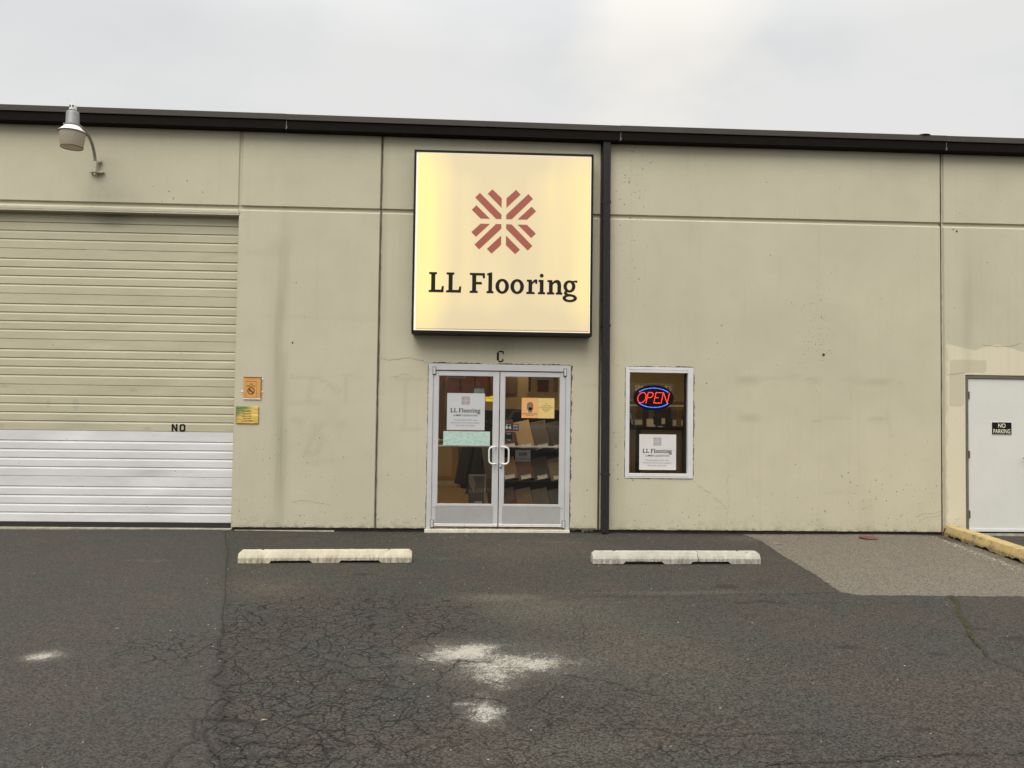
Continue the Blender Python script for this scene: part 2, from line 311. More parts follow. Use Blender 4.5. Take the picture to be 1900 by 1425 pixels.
def garage_material(name, a, b, white):
    m = bpy.data.materials.new(name); m.use_nodes = True; g = G(m.node_tree); p = m.node_tree.nodes['Principled BSDF']
    v = g.n('ShaderNodeTexCoord').outputs['Object']
    n1 = g.noise(g.mapv(v, (.6, 1, 2)), 1.6, 4, .6).outputs['Fac']; c = g.mix(g.mr(n1, .3, .7), a, b)
    n2 = g.noise(g.mapv(v, (1, 1, 5)), 4, 6, .7).outputs['Fac']; c = g.mix(g.mr(n2, .55, .8, 0, .25), c, tuple(x*.6 for x in a))
    # where old stickers were
    for (cx, cz, rx, rz) in ([] if white else [(-5.72, 1.60, .035, .07), (-5.36, 1.59, .05, .09), (-6.3, 1.82, .07, .03), (-6.32, 1.30, .04, .03), (-4.62, 1.79, .07, .025), (-4.42, 1.28, .06, .03)]):
        mp = g.mapv(v, (1/rx, 0, 1/rz), (-cx/rx, 0, -cz/rz)); ln = g.n('ShaderNodeVectorMath', operation='LENGTH'); g.put(ln.inputs[0], mp)
        q = g.m('ADD', ln.outputs['Value'], g.m('MULTIPLY', g.noise(v, 14, 3).outputs['Fac'], .8)); c = g.mix(g.mr(q, 1.15, 1.45, .38, 0), c, (.30, .285, .23))
    if not white:                                                # sooty smear under the lintel
        mp = g.mapv(v, (1/.42, 0, 1/.16), (4.95/.42, 0, -4.09/.16)); ln = g.n('ShaderNodeVectorMath', operation='LENGTH'); g.put(ln.inputs[0], mp)
        c = g.mix(g.m('MULTIPLY', g.mr(ln.outputs['Value'], .2, 1.1, .5, 0, True), g.mr(n2, .3, .6, .5, 1)), c, (.06, .055, .045))
    sp = g.vor(v, 28.); sc = g.n('ShaderNodeSeparateColor'); g.put(sc.inputs[0], sp.outputs['Color'])
    c = g.mix(g.m('MULTIPLY', g.m('LESS_THAN', sc.outputs[0], .004), g.m('LESS_THAN', sp.outputs['Distance'], .18)), c, (.1, .09, .07))
    g.put(p.inputs['Base Color'], c); p.inputs['Roughness'].default_value = .5; p.inputs['Specular IOR Level'].default_value = .4
    g.put(p.inputs['Normal'], g.bump(g.noise(g.mapv(v, (.8, 1, 1.2)), 2.2, 3, .5).outputs['Fac'], .5, .03)); return m
def concrete_block_material(name, col, dirt, paint=None):
    m = bpy.data.materials.new(name); m.use_nodes = True; g = G(m.node_tree); p = m.node_tree.nodes['Principled BSDF']
    v = g.n('ShaderNodeTexCoord').outputs['Object']
    n1 = g.noise(v, 7, 6, .7).outputs['Fac']; n2 = g.noise(g.mapv(v, (3, 1, .7)), 9, 6, .75).outputs['Fac']; n3 = g.noise(v, 60, 4, .7).outputs['Fac']
    c = g.mix(g.mr(n1, .35, .7), col, tuple(x*.78 for x in col))
    sz = g.n('ShaderNodeSeparateXYZ'); g.put(sz.inputs[0], v); low = g.mr(sz.outputs[2], .03, .095, 1, 0)
    c = g.mix(g.m('MULTIPLY', g.mr(n2, .40, .62), g.mr(low, 0, 1, .18, .95)), c, dirt)  # dirt plus painted shade: darker towards the bottom of the block
    if paint: c = g.mix(g.mr(g.m('ADD', n1, g.m('MULTIPLY', g.m('SUBTRACT', n3, .5), .4)), .56, .62, 0, .85), c, paint)
    c = g.mix(g.mr(n3, .6, .75, 0, .4), c, tuple(x*.45 for x in col))
    g.put(p.inputs['Base Color'], c); p.inputs['Roughness'].default_value = .9
    g.put(p.inputs['Normal'], g.bump(g.m('ADD', n3, g.m('MULTIPLY', n1, 2.)), .8, .008)); return m
def glass_material():
    m = bpy.data.materials.new('glass'); m.use_nodes = True; t = m.node_tree; t.nodes.clear(); g = G(t)
    tr = g.n('ShaderNodeBsdfTransparent'); tr.inputs[0].default_value = (.86, .87, .84, 1)
    gl = g.n('ShaderNodeBsdfGlossy'); gl.inputs['Roughness'].default_value = .005; gl.inputs[0].default_value = (.95, .97, 1, 1)
    v = g.n('ShaderNodeTexCoord').outputs['Object']; g.put(gl.inputs['Normal'], g.bump(g.noise(v, 1.3, 2).outputs['Fac'], .12, .02))
    fr = g.n('ShaderNodeFresnel'); fr.inputs[0].default_value = 1.5
    mx = g.n('ShaderNodeMixShader'); g.put(mx.inputs[0], g.m('MULTIPLY', fr.outputs[0], 1.4)); t.links.new(tr.outputs[0], mx.inputs[1]); t.links.new(gl.outputs[0], mx.inputs[2])
    o = g.n('ShaderNodeOutputMaterial'); t.links.new(mx.outputs[0], o.inputs[0]); return m
def sign_face_material():
    m = bpy.data.materials.new('backlit acrylic'); m.use_nodes = True; g = G(m.node_tree); p = m.node_tree.nodes['Principled BSDF']
    v = g.n('ShaderNodeTexCoord').outputs['Object']
    # tube glow painted into the emission, no tubes inside: soft vertical bands, strongest near both sides
    s = g.n('ShaderNodeSeparateXYZ'); g.put(s.inputs[0], v); x = s.outputs[0]
    band = g.noise(g.mapv(v, (1.7, 0, .22)), 1.5, 1.5, .4).outputs['Fac']
    ed = g.mr(g.m('ABSOLUTE', g.m('ADD', x, .0)), .55, 1.1, 0, 1, True); lf = g.mr(x, .2, -1.1, 0, 1, True)
    k = g.m('ADD', g.m('MULTIPLY', ed, .60), g.m('ADD', g.m('MULTIPLY', lf, .25), g.m('MULTIPLY', g.m('SUBTRACT', band, .5), 1.1)))
    k = g.m('SUBTRACT', k, g.mr(s.outputs[2], .75, 1.25, 0, .35, True)); k = g.m('SUBTRACT', k, g.mr(s.outputs[2], -.7, -1.2, 0, .45, True))
    k = g.mr(k, -.1, .95, 0, 1)
    g.put(p.inputs['Emission Color'], g.mix(k, (.95, .72, .39), (1., .76, .17))); g.put(p.inputs['Emission Strength'], g.mr(k, 0, 1, .26, .46))
    p.inputs['Base Color'].default_value = (.40, .36, .25, 1); p.inputs['Roughness'].default_value = .45; return m

M = dict(
    wall=wall_material(), asphalt=asphalt_material(), glass=glass_material(), signface=sign_face_material(),
    tan=garage_material('tan painted steel', (.425, .390, .268), (.475, .437, .305), False), white=garage_material('white painted steel', (.56, .55, .535), (.64, .63, .615), True), winalu=pmat('pale window aluminium', (.62, .61, .60), .45, .1, .05, 3, dirt=.12),
    alu=pmat('anodised aluminium', (.54, .53, .525), .42, .2, .05, 3, dirt=.12, dirtcol=(.25, .24, .22)), alud=pmat('kick plate aluminium', (.385, .375, .36), .5, .3, .05, 3, dirt=.12),
    bright=pmat('bright aluminium', (.72, .71, .69), .35, .2, .05), gutter=pmat('dark brown coated steel', (.0075, .0050, .0034), .7, 0, .12, 2.5, spec=.08, dirt=.15, dirtcol=(.03, .025, .022)),
    fascia=pmat('brown grey coated steel', (.052, .043, .035), .55, 0, .1, 2.5, spec=.3, dirt=.2), pipe=pmat('charcoal coated steel', (.019, .018, .0165), .6, 0, .15, 6, spec=.22, dirt=.3, dirtcol=(.07, .065, .058)),
    black=pmat('black coated metal', (.006, .006, .007), .55, 0, .1, spec=.25), dark=pmat('dark rubber', (.018, .015, .013), .8), sealant=pmat('old joint sealant', (.075, .055, .042), .8, 0, .3, 12, dirt=.6, dirtcol=(.02, .018, .015)),
    found=pmat('dark concrete foot', (.035, .03, .026), .9, 0, .4, 8, bump=.5), cream=pmat('worn cream paint on steel', (.62, .58, .47), .6, 0, .12, 9, dirt=.5), creamc=pmat('cream concrete lip', (.36, .33, .25), .9, 0, .3, 9, dirt=.7, bump=.6),
    ink=pmat('black ink', (.006, .0055, .0055), .7, spec=.2), darkink=pmat('charcoal vinyl', (.012, .009, .009), .6, spec=.2), terra=pmat('terracotta vinyl', (.36, .085, .052), .5, 0, .03), greyink=pmat('grey ink', (.22, .18, .16), .7), goldink=pmat('gold brown ink', (.12, .055, .012), .6), rustink=pmat('rust ink', (.16, .028, .012), .6),
    paper=pmat('white poster card', (.60, .585, .56), .5, 0, .03), paper2=pmat('grey white poster card', (.50, .50, .50), .5, 0, .03), orange=pmat('orange paper', (.72, .36, .13), .7, 0, .04), yellow=pmat('yellow paper', (.66, .48, .17), .7, 0, .05), note=pmat('bright yellow card', (.80, .50, .02), .6),
    brass=pmat('faded orange plastic', (.58, .29, .075), .5, 0, .12, 5), sign_side=pmat('dark sign cabinet', (.006, .005, .005), .5, spec=.2), doorw=pmat('off white door paint', (.60, .595, .535), .55, 0, .03, 3, dirt=.06, dirtcol=(.3, .3, .27)), doorf=pmat('grey brown door frame paint', (.12, .105, .085), .55, 0, .15, 8, dirt=.3),
    hinge=pmat('aged brass hinge', (.14, .11, .07), .5, .6, .2, 20), steel=pmat('dull steel', (.32, .32, .31), .4, .8, .1), red=pmat('maroon strip', (.22, .04, .035), .5),
    lampgrey=pmat('cast aluminium', (.25, .25, .25), .55, .5, .12, 12), lampwhite=pmat('white enamel', (.78, .74, .70), .4, 0, .04, 8, dirt=.1), conduit=pmat('weathered galvanised tube', (.27, .255, .21), .55, .4, .15, 12),
    painted=pmat('tan painted steel bracket', (.44, .41, .30), .6, 0, .08, 9),
    roof=pmat('standing seam roof', (.09, .08, .07), .6), plain=pmat('plain painted wall', (.42, .40, .30), .85),
)

# ------------------------------------------------------------------ ground
GZ = -.045
def ground():
    def axis(lo, hi, st, far):
        a = list(np.arange(lo, hi+1e-6, st)); d = st; l = [lo]; h = [hi]
        while l[-1] > -far: d *= 1.5; l.append(l[-1]-d)
        d = st
        while h[-1] < far: d *= 1.5; h.append(h[-1]+d)
        return np.array(l[:0:-1]+a+h[1:])
    xs = axis(-7.5, 9.0, .04, 220); ys = axis(-8.0, .28, .04, 220)
    X, Y = np.meshgrid(xs, ys); nx, ny = len(xs), len(ys)
    Z = GZ+.006*np.sin(X*1.3+.4)*np.cos(Y*1.1)*np.exp(-np.maximum(0, np.hypot(X, Y+3)-9))
    me = bpy.data.meshes.new('asphalt'); V = np.stack([X, Y, Z], -1).reshape(-1, 3)
    idx = np.arange(nx*ny).reshape(ny, nx); F = np.stack([idx[:-1, :-1], idx[:-1, 1:], idx[1:, 1:], idx[1:, :-1]], -1).reshape(-1, 4)
    me.vertices.add(len(V)); me.vertices.foreach_set('co', V.ravel()); me.loops.add(F.size); me.loops.foreach_set('vertex_index', F.ravel().astype(np.int32))
    me.polygons.add(len(F)); me.polygons.foreach_set('loop_start', np.arange(0, F.size, 4, dtype=np.int32)); me.polygons.foreach_set('loop_total', np.full(len(F), 4, dtype=np.int32)); me.update()
    def at(name, a): me.attributes.new(name, 'FLOAT', 'POINT').data.foreach_set('value', np.clip(a, -5, 5).astype(np.float32).ravel())
    at('apron', (-3.286+.316*(-Y))*1. - X)                                   # >0 left of the straight seam
    # patch signed distance: inside x > edge(y), y > -3.45
    py = np.array([-9, -3.46, -3.34, -2.4, -1.5, -.51, .04, 1]); pxs = np.array([3.5, 3.5, 3.36, 3.46, 3.53, 3.65, 3.60, 3.6])
    ex = np.interp(Y, py, pxs); at('patch', np.minimum(np.minimum(X-ex, Y+3.45), 6.45-.17*(-Y)-X))
    w = .95*gauss(X, Y, -.17, -5.08, .20, .17, 20)+.75*gauss(X, Y, .12, -5.62, .11, .16, 0)*1+.8*gauss(X, Y, .12, -5.32, .24, .2)+.72*gauss(X, Y, .47, -5.3, .20, .13)+1.05*gauss(X, Y, .0, -5.0, .12, .12)
    w += 1.7*gauss(X, Y, .055, -6.13, .095, .15)+.7*gauss(X, Y, -.08, -6.0, .06, .035)+.5*gauss(X, Y, .02, -5.85, .05, .03)
    w += 1.35*gauss(X, Y, -2.84, -5.15, .085, .10)+.45*gauss(X, Y, -2.72, -5.17, .10, .10)+.42*gauss(X, Y, .12, -5.25, .75, .42)+.35*gauss(X, Y, -3.45, -2.0, .25, .06)
    w += .42*gauss(X, Y, 1.05, -.75, .30, .05)+.3*gauss(X, Y, -.35, -1.8, .2, .06)+.5*gauss(X, Y, 5.1, -2.5, .22, .12)+.3*gauss(X, Y, 5.0, -5.6, .1, .06)
    at('white', w)
    at('tan', .8*gauss(X, Y, .2, -3.55, .34, .13)+.5*gauss(X, Y, .5, -3.9, .55, .5)+.5*gauss(X, Y, 1.9, -3.35, .8, .07)+.35*gauss(X, Y, -1.9, -3.2, .35, .5, 20)+.35*gauss(X, Y, .4, -6.6, .5, .2)+.25*gauss(X, Y, .7, -1.2, .9, .7)+.3*gauss(X, Y, 1.2, -5, .5, 1.2)+.6*gauss(X, Y, 3.5, -.35, .25, .2))
    d = .9*gauss(X, Y, 2.36, -3.12, .13, .10)+.6*gauss(X, Y, 2.75, -2.95, .14, .07)
    for (a, b, r) in ((2.50, -3.66, .06), (2.62, -3.72, .09), (2.30, -3.72, .07), (3.1, -3.75, .05), (3.35, -3.8, .05), (3.65, -3.72, .06), (-1.14, -2.66, .10), (-1.02, -3.3, .06), (-1.3, -3.35, .04), (4.0, -4.75, .10), (2.65, -4.95, .09), (3.2, -5.1, .07), (2.35, -6.35, .06), (-.35, -6.72, .05), (-.22, -6.78, .05), (3.9, -4.5, .07)):
        d = d+.8*gauss(X, Y, a, b, r*1.25, r*.8)
    for (a, b) in ((-5.3, -1.3), (-5.05, -1.15), (-4.8, -1.0), (-5.5, -1.7), (-5.8, -2.1), (-5.2, -1.55), (-4.5, -.85), (-6.0, -2.3), (-5.6, -2.2)): d = d+.62*gauss(X, Y, a, b, .16, .05, 8)
    d = d+.30*gauss(X, Y, -1.35, -3.75, .65, .32)+.25*gauss(X, Y, 3.3, -3.0, .3, .4)+.28*gauss(X, Y, -3.0, -.8, .18, .8)+.45*gauss(X, Y, 6.2, -.3, .25, .35)
    for (cx, cy, rx) in ((-1.6, -2.03, .98), (2.165, -1.99, .98)): d = d+.5*gauss(X, Y, cx, cy, rx, .14, 0, 6)  # contact shadow of the parking blocks, painted into the asphalt mask
    d = d+.35*np.exp(-((Y-.0)/.10)**2)*(X > -3.2)+.4*gauss(X, Y, 6.12, -1.4, .10, 1.3, -9, 4)  # asphalt darker along the wall foot and beside the kerb
    at('damp_and_shade', d)
    ap = (-3.286+.316*(-Y))-X
    al = 1.15*gauss(X, Y, -1.15, -4.15, .78, .62, 0, 3)*(ap < 0.02)+.62*gauss(X, Y, -.85, -5.2, .9, .7)*(ap < 0.02)+.55*gauss(X, Y, -1.05, -6.35, .55, .55)*(ap < 0.02)
    al = al+.9*gauss(X, Y, -2.05, -4.95, .42, .42)*(ap > 0)+.8*gauss(X, Y, -1.62+.316*(-Y-5.2), Y*0-5.2, .14, 3.0)*gauss(X, Y, -1.4, -5.6, 3, 1.7, 0, 4)*(ap < 0.02)
    al = al+.42*gauss(X, Y, -.1, -6.4, 1.3, .8)+.5*gauss(X, Y, -.35, -3.85, .6, .35)*(ap < .02)+.4*gauss(X, Y, .0, -4.4, .5, .4)+.25*gauss(X, Y, 1.2, -6.4, .7, .7)
    at('allig', al)
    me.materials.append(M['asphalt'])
    o = bpy.data.objects.new('asphalt', me); COL.objects.link(o); tag(o, kind='structure')
    # single cracks: thin irregular dark ribbons lying in the surface
    def wiggle(pts, amp, depth=5):
        pts = [Vector((a, b)) for a, b in pts]
        for _ in range(depth):
            q = [pts[0]]
            for a, b in zip(pts[:-1], pts[1:]):
                dd = b-a; n = Vector((-dd.y, dd.x)); q += [(a+b)/2+n*random.uniform(-amp, amp), b]
            pts = q
        return pts
    mb = MB()
    def ribbon(pts, w, amp=.16, depth=5, z=GZ+.0095):
        p = wiggle(pts, amp, depth); L = []; Rr = []
        for i, c in enumerate(p):
            t = (p[min(i+1, len(p)-1)]-p[max(i-1, 0)]).normalized(); n = Vector((-t.y, t.x)); ww = w*random.uniform(.25, 1.2)*(.3 if i in (0, len(p)-1) else 1)
            L.append((c.x+n.x*ww, c.y+n.y*ww, z)); Rr.append((c.x-n.x*ww, c.y-n.y*ww, z))
        n_ = len(p); mb.add(L+Rr, [(i, i+n_, i+1+n_, i+1) for i in range(n_-1)])
    ribbon([(-1.80, -4.75), (-1.62, -5.25), (-1.45, -5.75), (-1.33, -6.15), (-1.16, -6.7), (-1.1, -6.95)], .008)
    ribbon([(-1.24, -6.47), (-1.10, -6.46), (-.98, -6.52), (-.89, -6.56), (-.86, -6.5), (-.72, -6.5), (-.62, -6.52), (-.64, -6.44)], .006)
    ribbon([(-1.22, -6.66), (-1.02, -6.62), (-.90, -6.66), (-.80, -6.7), (-.70, -6.66)], .006); ribbon([(-.89, -6.56), (-.88, -6.64), (-1.0, -6.62)], .005)
    ribbon([(-.86, -6.5), (-.82, -6.38), (-.72, -6.27)], .004); ribbon([(-1.1, -6.46), (-1.12, -6.58), (-1.06, -6.66)], .004)
    ribbon([(-1.46, -6.2), (-1.36, -6.45), (-1.42, -6.6), (-1.38, -6.8)], .005); ribbon([(-1.46, -6.2), (-1.3, -6.12)], .003)
    ribbon([(1.35, -6.78), (1.7, -6.73), (1.96, -6.69), (2.27, -6.655), (2.45, -6.66), (2.9, -6.73)], .006); ribbon([(1.0, -6.4), (1.35, -6.44), (1.7, -6.40), (1.9, -6.48)], .003)
    ribbon([(.55, -5.55), (.70, -5.62), (.85, -5.68), (.98, -5.85), (1.10, -5.9)], .004); ribbon([(.80, -4.0), (.83, -4.5), (.74, -4.9), (.80, -5.3)], .0025)
    ribbon([(-.2, -3.35), (.4, -3.40), (1.0, -3.52), (1.7, -3.5), (2.5, -3.40), (3.35, -3.35)], .0055, .06)
    ribbon([(.25, -3.68), (.55, -3.64), (.75, -3.56)], .005, .08)
    ribbon([(-3.286, -.05), (-2.6, -2.2), (-2.10, -3.79), (-1.80, -4.75)], .005, .02, 6)
    ribbon([(4.33, -3.46), (4.22, -3.7), (4.0, -4.08), (3.86, -4.4), (3.70, -4.69), (3.58, -4.98)], .010, .05)
    ribbon([(3.58, -5.0), (3.50, -5.2), (3.53, -5.5), (3.45, -5.9)], .006)
    ribbon([(.6, -6.25), (.95, -6.35), (1.35, -6.62), (1.6, -6.6)], .003)
    ck = mb.build('crack', M['dark'], o)
    # moss growing in the crack at the right
    rnd = random.Random(3); mm = MB(); path = [(4.315, -3.46), (4.22, -3.7), (4.0, -4.08), (3.86, -4.4), (3.70, -4.69), (3.58, -4.98)]
    for i in range(1500):
        t = rnd.random()*(len(path)-1); k = int(t); a, b = path[k], path[k+1]; u = t-k
        w = .016*(1-t/6)+.004; x = a[0]+(b[0]-a[0])*u+rnd.gauss(0, w*.6); y = a[1]+(b[1]-a[1])*u; s = rnd.uniform(.003, .009)
        q = rnd.random()*6.28; z = GZ+.004
        mm.add([(x+s*math.cos(q), y+s*math.sin(q), z), (x+s*math.cos(q+2.1), y+s*math.sin(q+2.1), z), (x+s*math.cos(q+4.2), y+s*math.sin(q+4.2), z), (x, y, z+s*rnd.uniform(.8, 1.6))], [(0, 1, 3), (1, 2, 3), (2, 0, 3)])
    tag(mm.build('moss', pmat('dry moss', (.060, .056, .020), .95, 0, .5, 20)), 'olive moss growing in the curved pavement crack on the right', 'moss', kind='stuff')
    # grit and crumbs scattered about, thicker near kerb and wall
    gm = MB()
    def crumb(x, y, s):
        q = rnd.random()*6.28; z = GZ+.003; h = s*rnd.uniform(.5, .9); e = [(x+s*rnd.uniform(.6, 1)*math.cos(q+k*1.57), y+s*rnd.uniform(.6, 1)*math.sin(q+k*1.57), z) for k in range(4)]
        t = [(x+(a-x)*.5, y+(b-y)*.5, z+h) for a, b, c in e]
        gm.add(e+t, [(4, 5, 6, 7), (0, 1, 5, 4), (1, 2, 6, 5), (2, 3, 7, 6), (3, 0, 4, 7)])
    for i in range(230): crumb(rnd.uniform(-6, 6.2), rnd.uniform(-6.9, -.1), rnd.uniform(.003, .0065))
    for i in range(260): y = -rnd.random()*2.4; crumb(6.22+.16*y-abs(rnd.gauss(0, .07)), y-.05, rnd.uniform(.003, .010))
    for i in range(70): crumb(rnd.uniform(-1.5, 2.5), -abs(rnd.gauss(.1, .35))-.03, rnd.uniform(.003, .007))
    tag(gm.build('grit', pmat('pale grit', (.40, .35, .28), .9, 0, .5, 30)), 'pale grit and stone crumbs scattered over the asphalt', 'grit', kind='stuff')
    lf = MB()
    for (x, y, s, q) in ((5.95, -.95, .045, .4), (3.78, -.78, .07, 2.5), (3.9, -.87, .03, 2.4), (-1.10, -6.22, .022, .1), (-2.62, -4.55, .018, .2), (5.6, -1.1, .03, 1.)):
        c, d = math.cos(q), math.sin(q); P = [(-s, 0, .002), (-s*.3, s*.16, .008), (s*.4, s*.14, .006), (s, 0, .003), (s*.3, -s*.16, .007), (-s*.4, -s*.15, .004)]
        l = MB(); l.add([(a*c-b*d, a*d+b*c, zz) for a, b, zz in P], [(0, 1, 2, 3, 4, 5)]); lo = l.build('leaf', M['leaf']); lo.location = (x, y, GZ+.004)
        tag(lo, 'small dry tan leaf lying on the asphalt', 'leaf', 'dry leaves lying on the asphalt')
M['leaf'] = pmat('dry leaf', (.36, .27, .15), .8, 0, .2, 40)
ground()

# ------------------------------------------------------------------ building
B = thing('warehouse_building', 'long tan painted concrete warehouse with dark brown gutter and shop entrance', 'building', (0, .2, 0))
GR, GT = -3.245, 4.172                 # garage opening right edge and top
OPEN = [(-9.3, GR, -1, GT), (-.685, 1.231, -1, 2.205), (1.980, 2.908, .698, 2.203), (6.710, 7.73, -1, 2.168)]
JX = [(-3.240, .026, .022, GT, 9, 0), (-1.358, .021, .022, -1, 9, .010), (1.628, .02, .02, -1, 9, 0), (6.392, .030, .026, -1, 9, 0)]
def wall():
    ZB, ZT = 0., 5.40
    xb = {-9.9, 10.2}; zb = {ZB, ZT, 4.286, 4.281, 4.240, 4.212}
    for x0, x1, z0, z1 in OPEN: xb |= {x0, x1}; zb |= {z for z in (z0, z1) if z > 0}
    for c, hw, d, z0, z1, k in JX: xb |= {c-hw, c-hw*.55, c+hw*.55, c+hw}
    def fill(b, st):
        b = sorted(b); o = [b[0]]
        for a, c in zip(b[:-1], b[1:]):
            if c-a < 1e-5: continue
            n = max(1, int(math.ceil((c-a)/st))); o += [a+(c-a)*(i+1)/n for i in range(n)]
        return np.array(o)
    xs = fill(xb, .045); zs = fill(zb, .045); X, Z = np.meshgrid(xs, zs); Yd = np.zeros_like(X)
    gd = np.interp(Z, [4.212, 4.240, 4.281, 4.286], [0, .030, .030, 0]); Yd = np.maximum(Yd, gd)
    for c, hw, d, z0, z1, k in JX:
        Yd = np.maximum(Yd, np.where((Z >= z0-1e-6) & (Z <= z1), np.interp(X, [c-hw, c-hw*.55, c+hw*.55, c+hw], [0, d, d, 0]), 0))
    # very gentle waviness of the cast panels
    Yd = Yd+.0022*np.sin(X*2.1+1)*np.sin(Z*1.7)+.001*np.sin(X*6.3)*np.cos(Z*4.1)
    nx, nz = len(xs), len(zs); keep = {}; V = []; F = []
    def vid(i, j):
        if (i, j) not in keep: keep[(i, j)] = len(V); V.append((X[j, i], Yd[j, i], Z[j, i]))
        return keep[(i, j)]
    def hole(x, z): return any(a < x < b and c < z < d for a, b, c, d in OPEN)
    H = np.array([[hole((xs[i]+xs[i+1])/2, (zs[j]+zs[j+1])/2) for i in range(nx-1)] for j in range(nz-1)])
    for j in range(nz-1):
        for i in range(nx-1):
            if H[j, i]: continue
            F.append((vid(i, j), vid(i+1, j), vid(i+1, j+1), vid(i, j+1)))
    def rev(i0, j0, i1, j1):
        a, b = vid(i0, j0), vid(i1, j1); k = len(V); V.append((V[a][0], .2, V[a][2])); V.append((V[b][0], .2, V[b][2])); F.append((a, b, k+1, k))
    for j in range(nz-1):
        for i in range(nx-1):
            if H[j, i]:
                if i+1 < nx-1 and not H[j, i+1]: rev(i+1, j, i+1, j+1)
                if i > 0 and not H[j, i-1]: rev(i, j+1, i, j)
                if j+1 < nz-1 and not H[j+1, i]: rev(i+1, j+1, i, j+1)
                if j > 0 and not H[j-1, i]: rev(i, j, i+1, j)
    for i in range(nx-1):                                        # underside of the panel lip
        if not H[0, i]: rev(i+1, 0, i, 0)
    V = np.array(V); me = bpy.data.meshes.new('wall'); Vl = V.copy(); Vl[:, 1] -= .2
    me.from_pydata(Vl.tolist(), [], F); me.materials.append(M['wall']); x, z = V[:, 0], V[:, 2]
    def at(name, a): me.attributes.new(name, 'FLOAT', 'POINT').data.foreach_set('value', np.clip(a, -3, 3).astype(np.float32))
    st = .62*np.exp(-((x+2.66-.03*np.sin(z*2))/.085)**2)*np.clip((5.0-z)/2., 0, 1)*np.clip((z+.2)/.8, .2, 1)*np.where(z > 4.3, .35, 1)
    st += .25*np.exp(-((x+2.60)/.05)**2)*(z < 2.3)+.22*np.exp(-((x-1.42)/.10)**2)*(z > 2.2)*(z < 2.9)+.22*np.exp(-((x+.85)/.3)**2)*(z > 2.55)*0
    st += .42*gauss(x, z, .3, 2.47, .22, .16)+.3*gauss(x, z, .1, 2.35, .5, .2)+.35*gauss(x, z, 6.75, 3.0, .07, 1.2)+.22*gauss(x, z, 1.9, .5, .12, 1.5)+.25*gauss(x, z, 6.9, 3.4, .2, .6)
    st += .45*gauss(x, z, -1.33, 4.0, .05, 2.5)*(x > -1.34)+.3*gauss(x, z, 4.72, .9, .12, .9)*0+.2*gauss(x, z, 5.3, .3, .15, .5)+.25*gauss(x, z, -4.9, 4.36, .35, .10)+.3*gauss(x, z, 1.75, 3.0, .05, 2.)
    at('stain', st)
    sm = .55*gauss(x, z, 3.67, 2.045, .17, .055, 0, 4)+.55*gauss(x, z, 5.48, 2.045, .16, .05, 0, 4)+.5*gauss(x, z, 4.56, 2.06, .10, .03, -8, 4)+.3*gauss(x, z, 4.15, 2.09, .28, .03, 5, 4)+.3*gauss(x, z, 5.15, 2.06, .2, .03, -5, 4)
    sm += .5*gauss(x, z, 3.68, 1.535, .16, .05, 0, 4)+.5*gauss(x, z, 5.48, 1.54, .15, .04, 0, 4)+.45*gauss(x, z, 4.61, 1.50, .055, .035, 0, 4)+.26*gauss(x, z, 4.85, 1.54, .22, .022, 6, 4)+.45*gauss(x, z, 4.66, .03, .05, .13)+.6*gauss(x, z, 5.22, .02, .05, .07)+.22*gauss(x, z, 4.85, .52, .16, .03)+.22*gauss(x, z, 5.27, .35, .06, .07)
    sm += .3*gauss(x, z, -3.0, 3.65, .14, .035)+.3*gauss(x, z, -2.72, 3.7, .12, .12, 30)+.22*gauss(x, z, -2.1, 2.8, 1., .03)+.25*gauss(x, z, -2.05, .88, .35, .05, 5)
    for pts, wd, k in (([(-2.50, 2.005), (-2.13, 1.99), (-1.87, 1.8)], .018, .42), ([(-2.25, 1.98), (-2.26, 1.66)], .018, .42), ([(-2.52, 1.655), (-2.12, 1.66)], .018, .42), ([(-2.2, 1.36), (-2.08, 1.2), (-2.14, 1.0), (-2.3, .95), (-2.22, 1.2), (-2.08, 1.38)], .03, .34), ([(-1.83, 2.02), (-1.55, 2.01)], .014, .42), ([(-1.78, 2.0), (-1.78, 1.66)], .010, .34), ([(-1.83, 1.665), (-1.5, 1.66)], .009, .3),
                       ([(-1.12, 1.99), (-.76, 2.0)], .014, .38), ([(-1.0, 1.98), (-.98, 1.4), (-1.05, 1.33), (-.78, 1.33)], .014, .33), ([(-.98, 1.66), (-.75, 1.66)], .012, .3), ([(-2.46, 1.42), (-2.36, 1.4)], .035, .3), ([(-1.86, 1.36), (-1.8, 1.37)], .035, .34), ([(5.63, 2.0), (5.60, 1.56)], .008, .25), ([(3.85, 1.97), (3.95, 1.85), (3.8, 1.7), (3.76, 1.58)], .007, .16), ([(1.4, 1.95), (1.75, 1.94)], .02, .2), ([(3.0, 1.9), (3.25, 1.9), (3.25, 1.5)], .02, .1)):
        sm = np.maximum(sm, k*np.exp(-(seg_dist(x, z, pts)/wd/1.5)**2))
    at('smudge', sm)
    sp = .8*gauss(x, z, 2.15, 4.93, .10, .14)+.35*gauss(x, z, 2.0, 4.75, .16, .25)+.22*gauss(x, z, 2.05, 4.1, .2, .8)+.75*gauss(x, z, 4.62, 2.62, .17, .30)+.4*gauss(x, z, 4.45, 3.05, .2, .08)+.3*gauss(x, z, 4.75, 3.1, .1, .5)+.35*gauss(x, z, 2.3, 2.2, .35, .3)*0
    sp += .16*np.exp(-(z/.35)**2)+.25*gauss(x, z, 1.9, 1.0, .1, .5)+.16*gauss(x, z, -2.2, .9, .6, .3)+.12*gauss(x, z, 3.2, 2.3, .3, .25)+.14*gauss(x, z, -4.2, 4.4, .5, .2)+.15*gauss(x, z, -3.20, 4.6, .03, .4)+.15*gauss(x, z, 5.7, .6, .5, .5)+.2*gauss(x, z, -1.26, 4.4, .06, .5)*0
    at('speck', sp)
